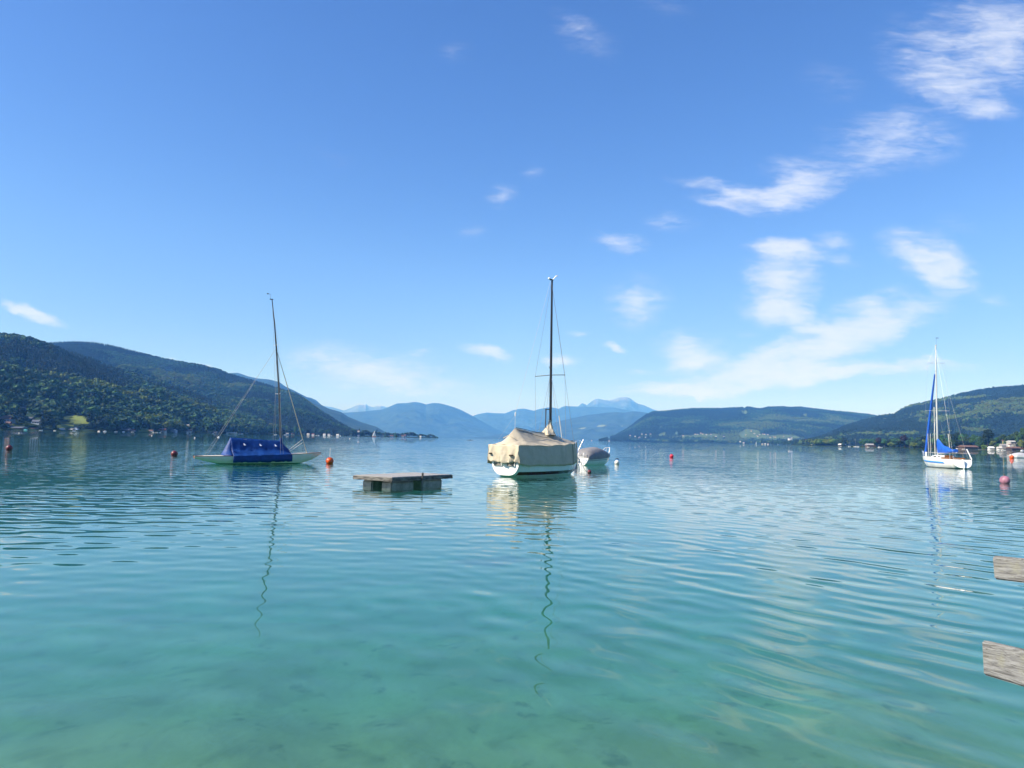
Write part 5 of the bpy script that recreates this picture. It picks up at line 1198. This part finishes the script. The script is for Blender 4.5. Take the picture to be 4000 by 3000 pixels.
sk = bo.modifiers.new("skin", 'SKIN')
for i, v in enumerate(me.skin_vertices[0].data): v.radius = (rad[i], rad[i]); v.use_root = (i == 0)
ss = bo.modifiers.new("sub", 'SUBSURF'); ss.levels = 1; ss.render_levels = 1
MB().lathe([(.115, .0), (.11, .06), (.07, .11), (.01, .13)], 12).build("hair", M['black'], pe, smooth=True, loc=(.04, 0, .93))

# ---- weathered jetty railing at the right edge
def wood_mat():
    m = bpy.data.materials.new("weathered_board"); m.use_nodes = True; t = NT(m.node_tree); p = m.node_tree.nodes['Principled BSDF']
    p.inputs['Roughness'].default_value = .85; p.inputs['Specular IOR Level'].default_value = .2
    tcn = t.n('ShaderNodeTexCoord'); mp = t.n('ShaderNodeMapping'); t.put(mp.inputs[0], tcn.outputs['Object']); mp.inputs['Scale'].default_value = (5, 30, 60)
    a = t.noise(mp.outputs[0], 1.0, 8, .7, .6)
    mp2 = t.n('ShaderNodeMapping'); t.put(mp2.inputs[0], tcn.outputs['Object']); mp2.inputs['Scale'].default_value = (9, 60, 130)
    b = t.noise(mp2.outputs[0], 1.6, 6, .75, .9)
    g = t.noise(tcn.outputs['Object'], 14, 5, .7)
    c = t.mix(t.smooth(a, .32, .66), (.085, .082, .082), (.30, .30, .30))
    c = t.mix(t.smooth(b, .52, .66), c, (.05, .045, .04))
    c = t.mix(t.M('MULTIPLY', t.smooth(g, .50, .70), .35), c, (.27, .265, .18))
    t.put(p.inputs['Base Color'], c)
    h = t.M('ADD', a, t.M('MULTIPLY', b, .6)); bp = t.n('ShaderNodeBump'); bp.inputs['Distance'].default_value = .004; t.put(bp.inputs['Height'], h); t.put(p.inputs['Normal'], bp.outputs[0])
    return m
WB = wood_mat()
def board(parent, tl, bl, tr, br, D, height, th):
    """board whose far end is at the left pixels; D is the forward distance of that end"""
    A = Vector(at(*tl, D)); B = Vector(at(*bl, D)); hgt = (A - B).length
    # near end: choose the distance at which the board keeps its height
    ppm = abs(bl[1] - tl[1]) * D; D2 = ppm / abs(br[1] - tr[1]); C_ = Vector(at(*tr, D2)); Dd = Vector(at(*br, D2))
    x = ((C_ + Dd) / 2 - (A + B) / 2); ln = x.length; x.normalize(); z = (A - B).normalized(); y = z.cross(x).normalized(); z = x.cross(y)
    o = MB(); bm = bmesh.new(); Lb = ln + .9
    bmesh.ops.create_grid(bm, x_segments=1, y_segments=1, size=.5); bm.free()
    o.box((Lb / 2, 0, 0), (Lb, th, hgt), bev=.006)
    ob = o.build("rail", WB, parent); mid = (A + B) / 2
    mw = Matrix(((x.x, y.x, z.x, mid.x + y.x * th / 2), (x.y, y.y, z.y, mid.y + y.y * th / 2), (x.z, y.z, z.z, mid.z + y.z * th / 2), (0, 0, 0, 1)))
    ob.matrix_local = mw
    return ob, x, y, z, mid, ln
rl = thing("jetty_railing", "weathered grey board railing of the jetty entering at the right edge", "railing", (0, 0, 0))
ob1, x1, y1, z1, m1, l1 = board(rl, (3877, 2172), (3878, 2262), (4000, 2183), (4000, 2277), 3.1, .1, .035)
ob2, x2, y2, z2, m2, l2 = board(rl, (3838, 2502), (3834, 2634), (4000, 2540), (4000, 2683), 2.9, .14, .032)
MB().lathe([(.009, 0), (.012, .003), (.006, .006)], 10).build("bolt", mat("rusty_bolt", (.05, .035, .03), .6, .3), rl).matrix_local = Matrix.Translation(Vector(at(3992, 2600, 2.72))) @ (Vector((-.75, -.6, 0)).to_track_quat('Z', 'Y').to_matrix().to_4x4())
pc = m2 + x2 * (l2 + .35)
MB().box((pc.x + y2.x * .09, pc.y + y2.y * .09, .35), (.11, .11, 3.0), bev=.008).build("post", WB, rl)
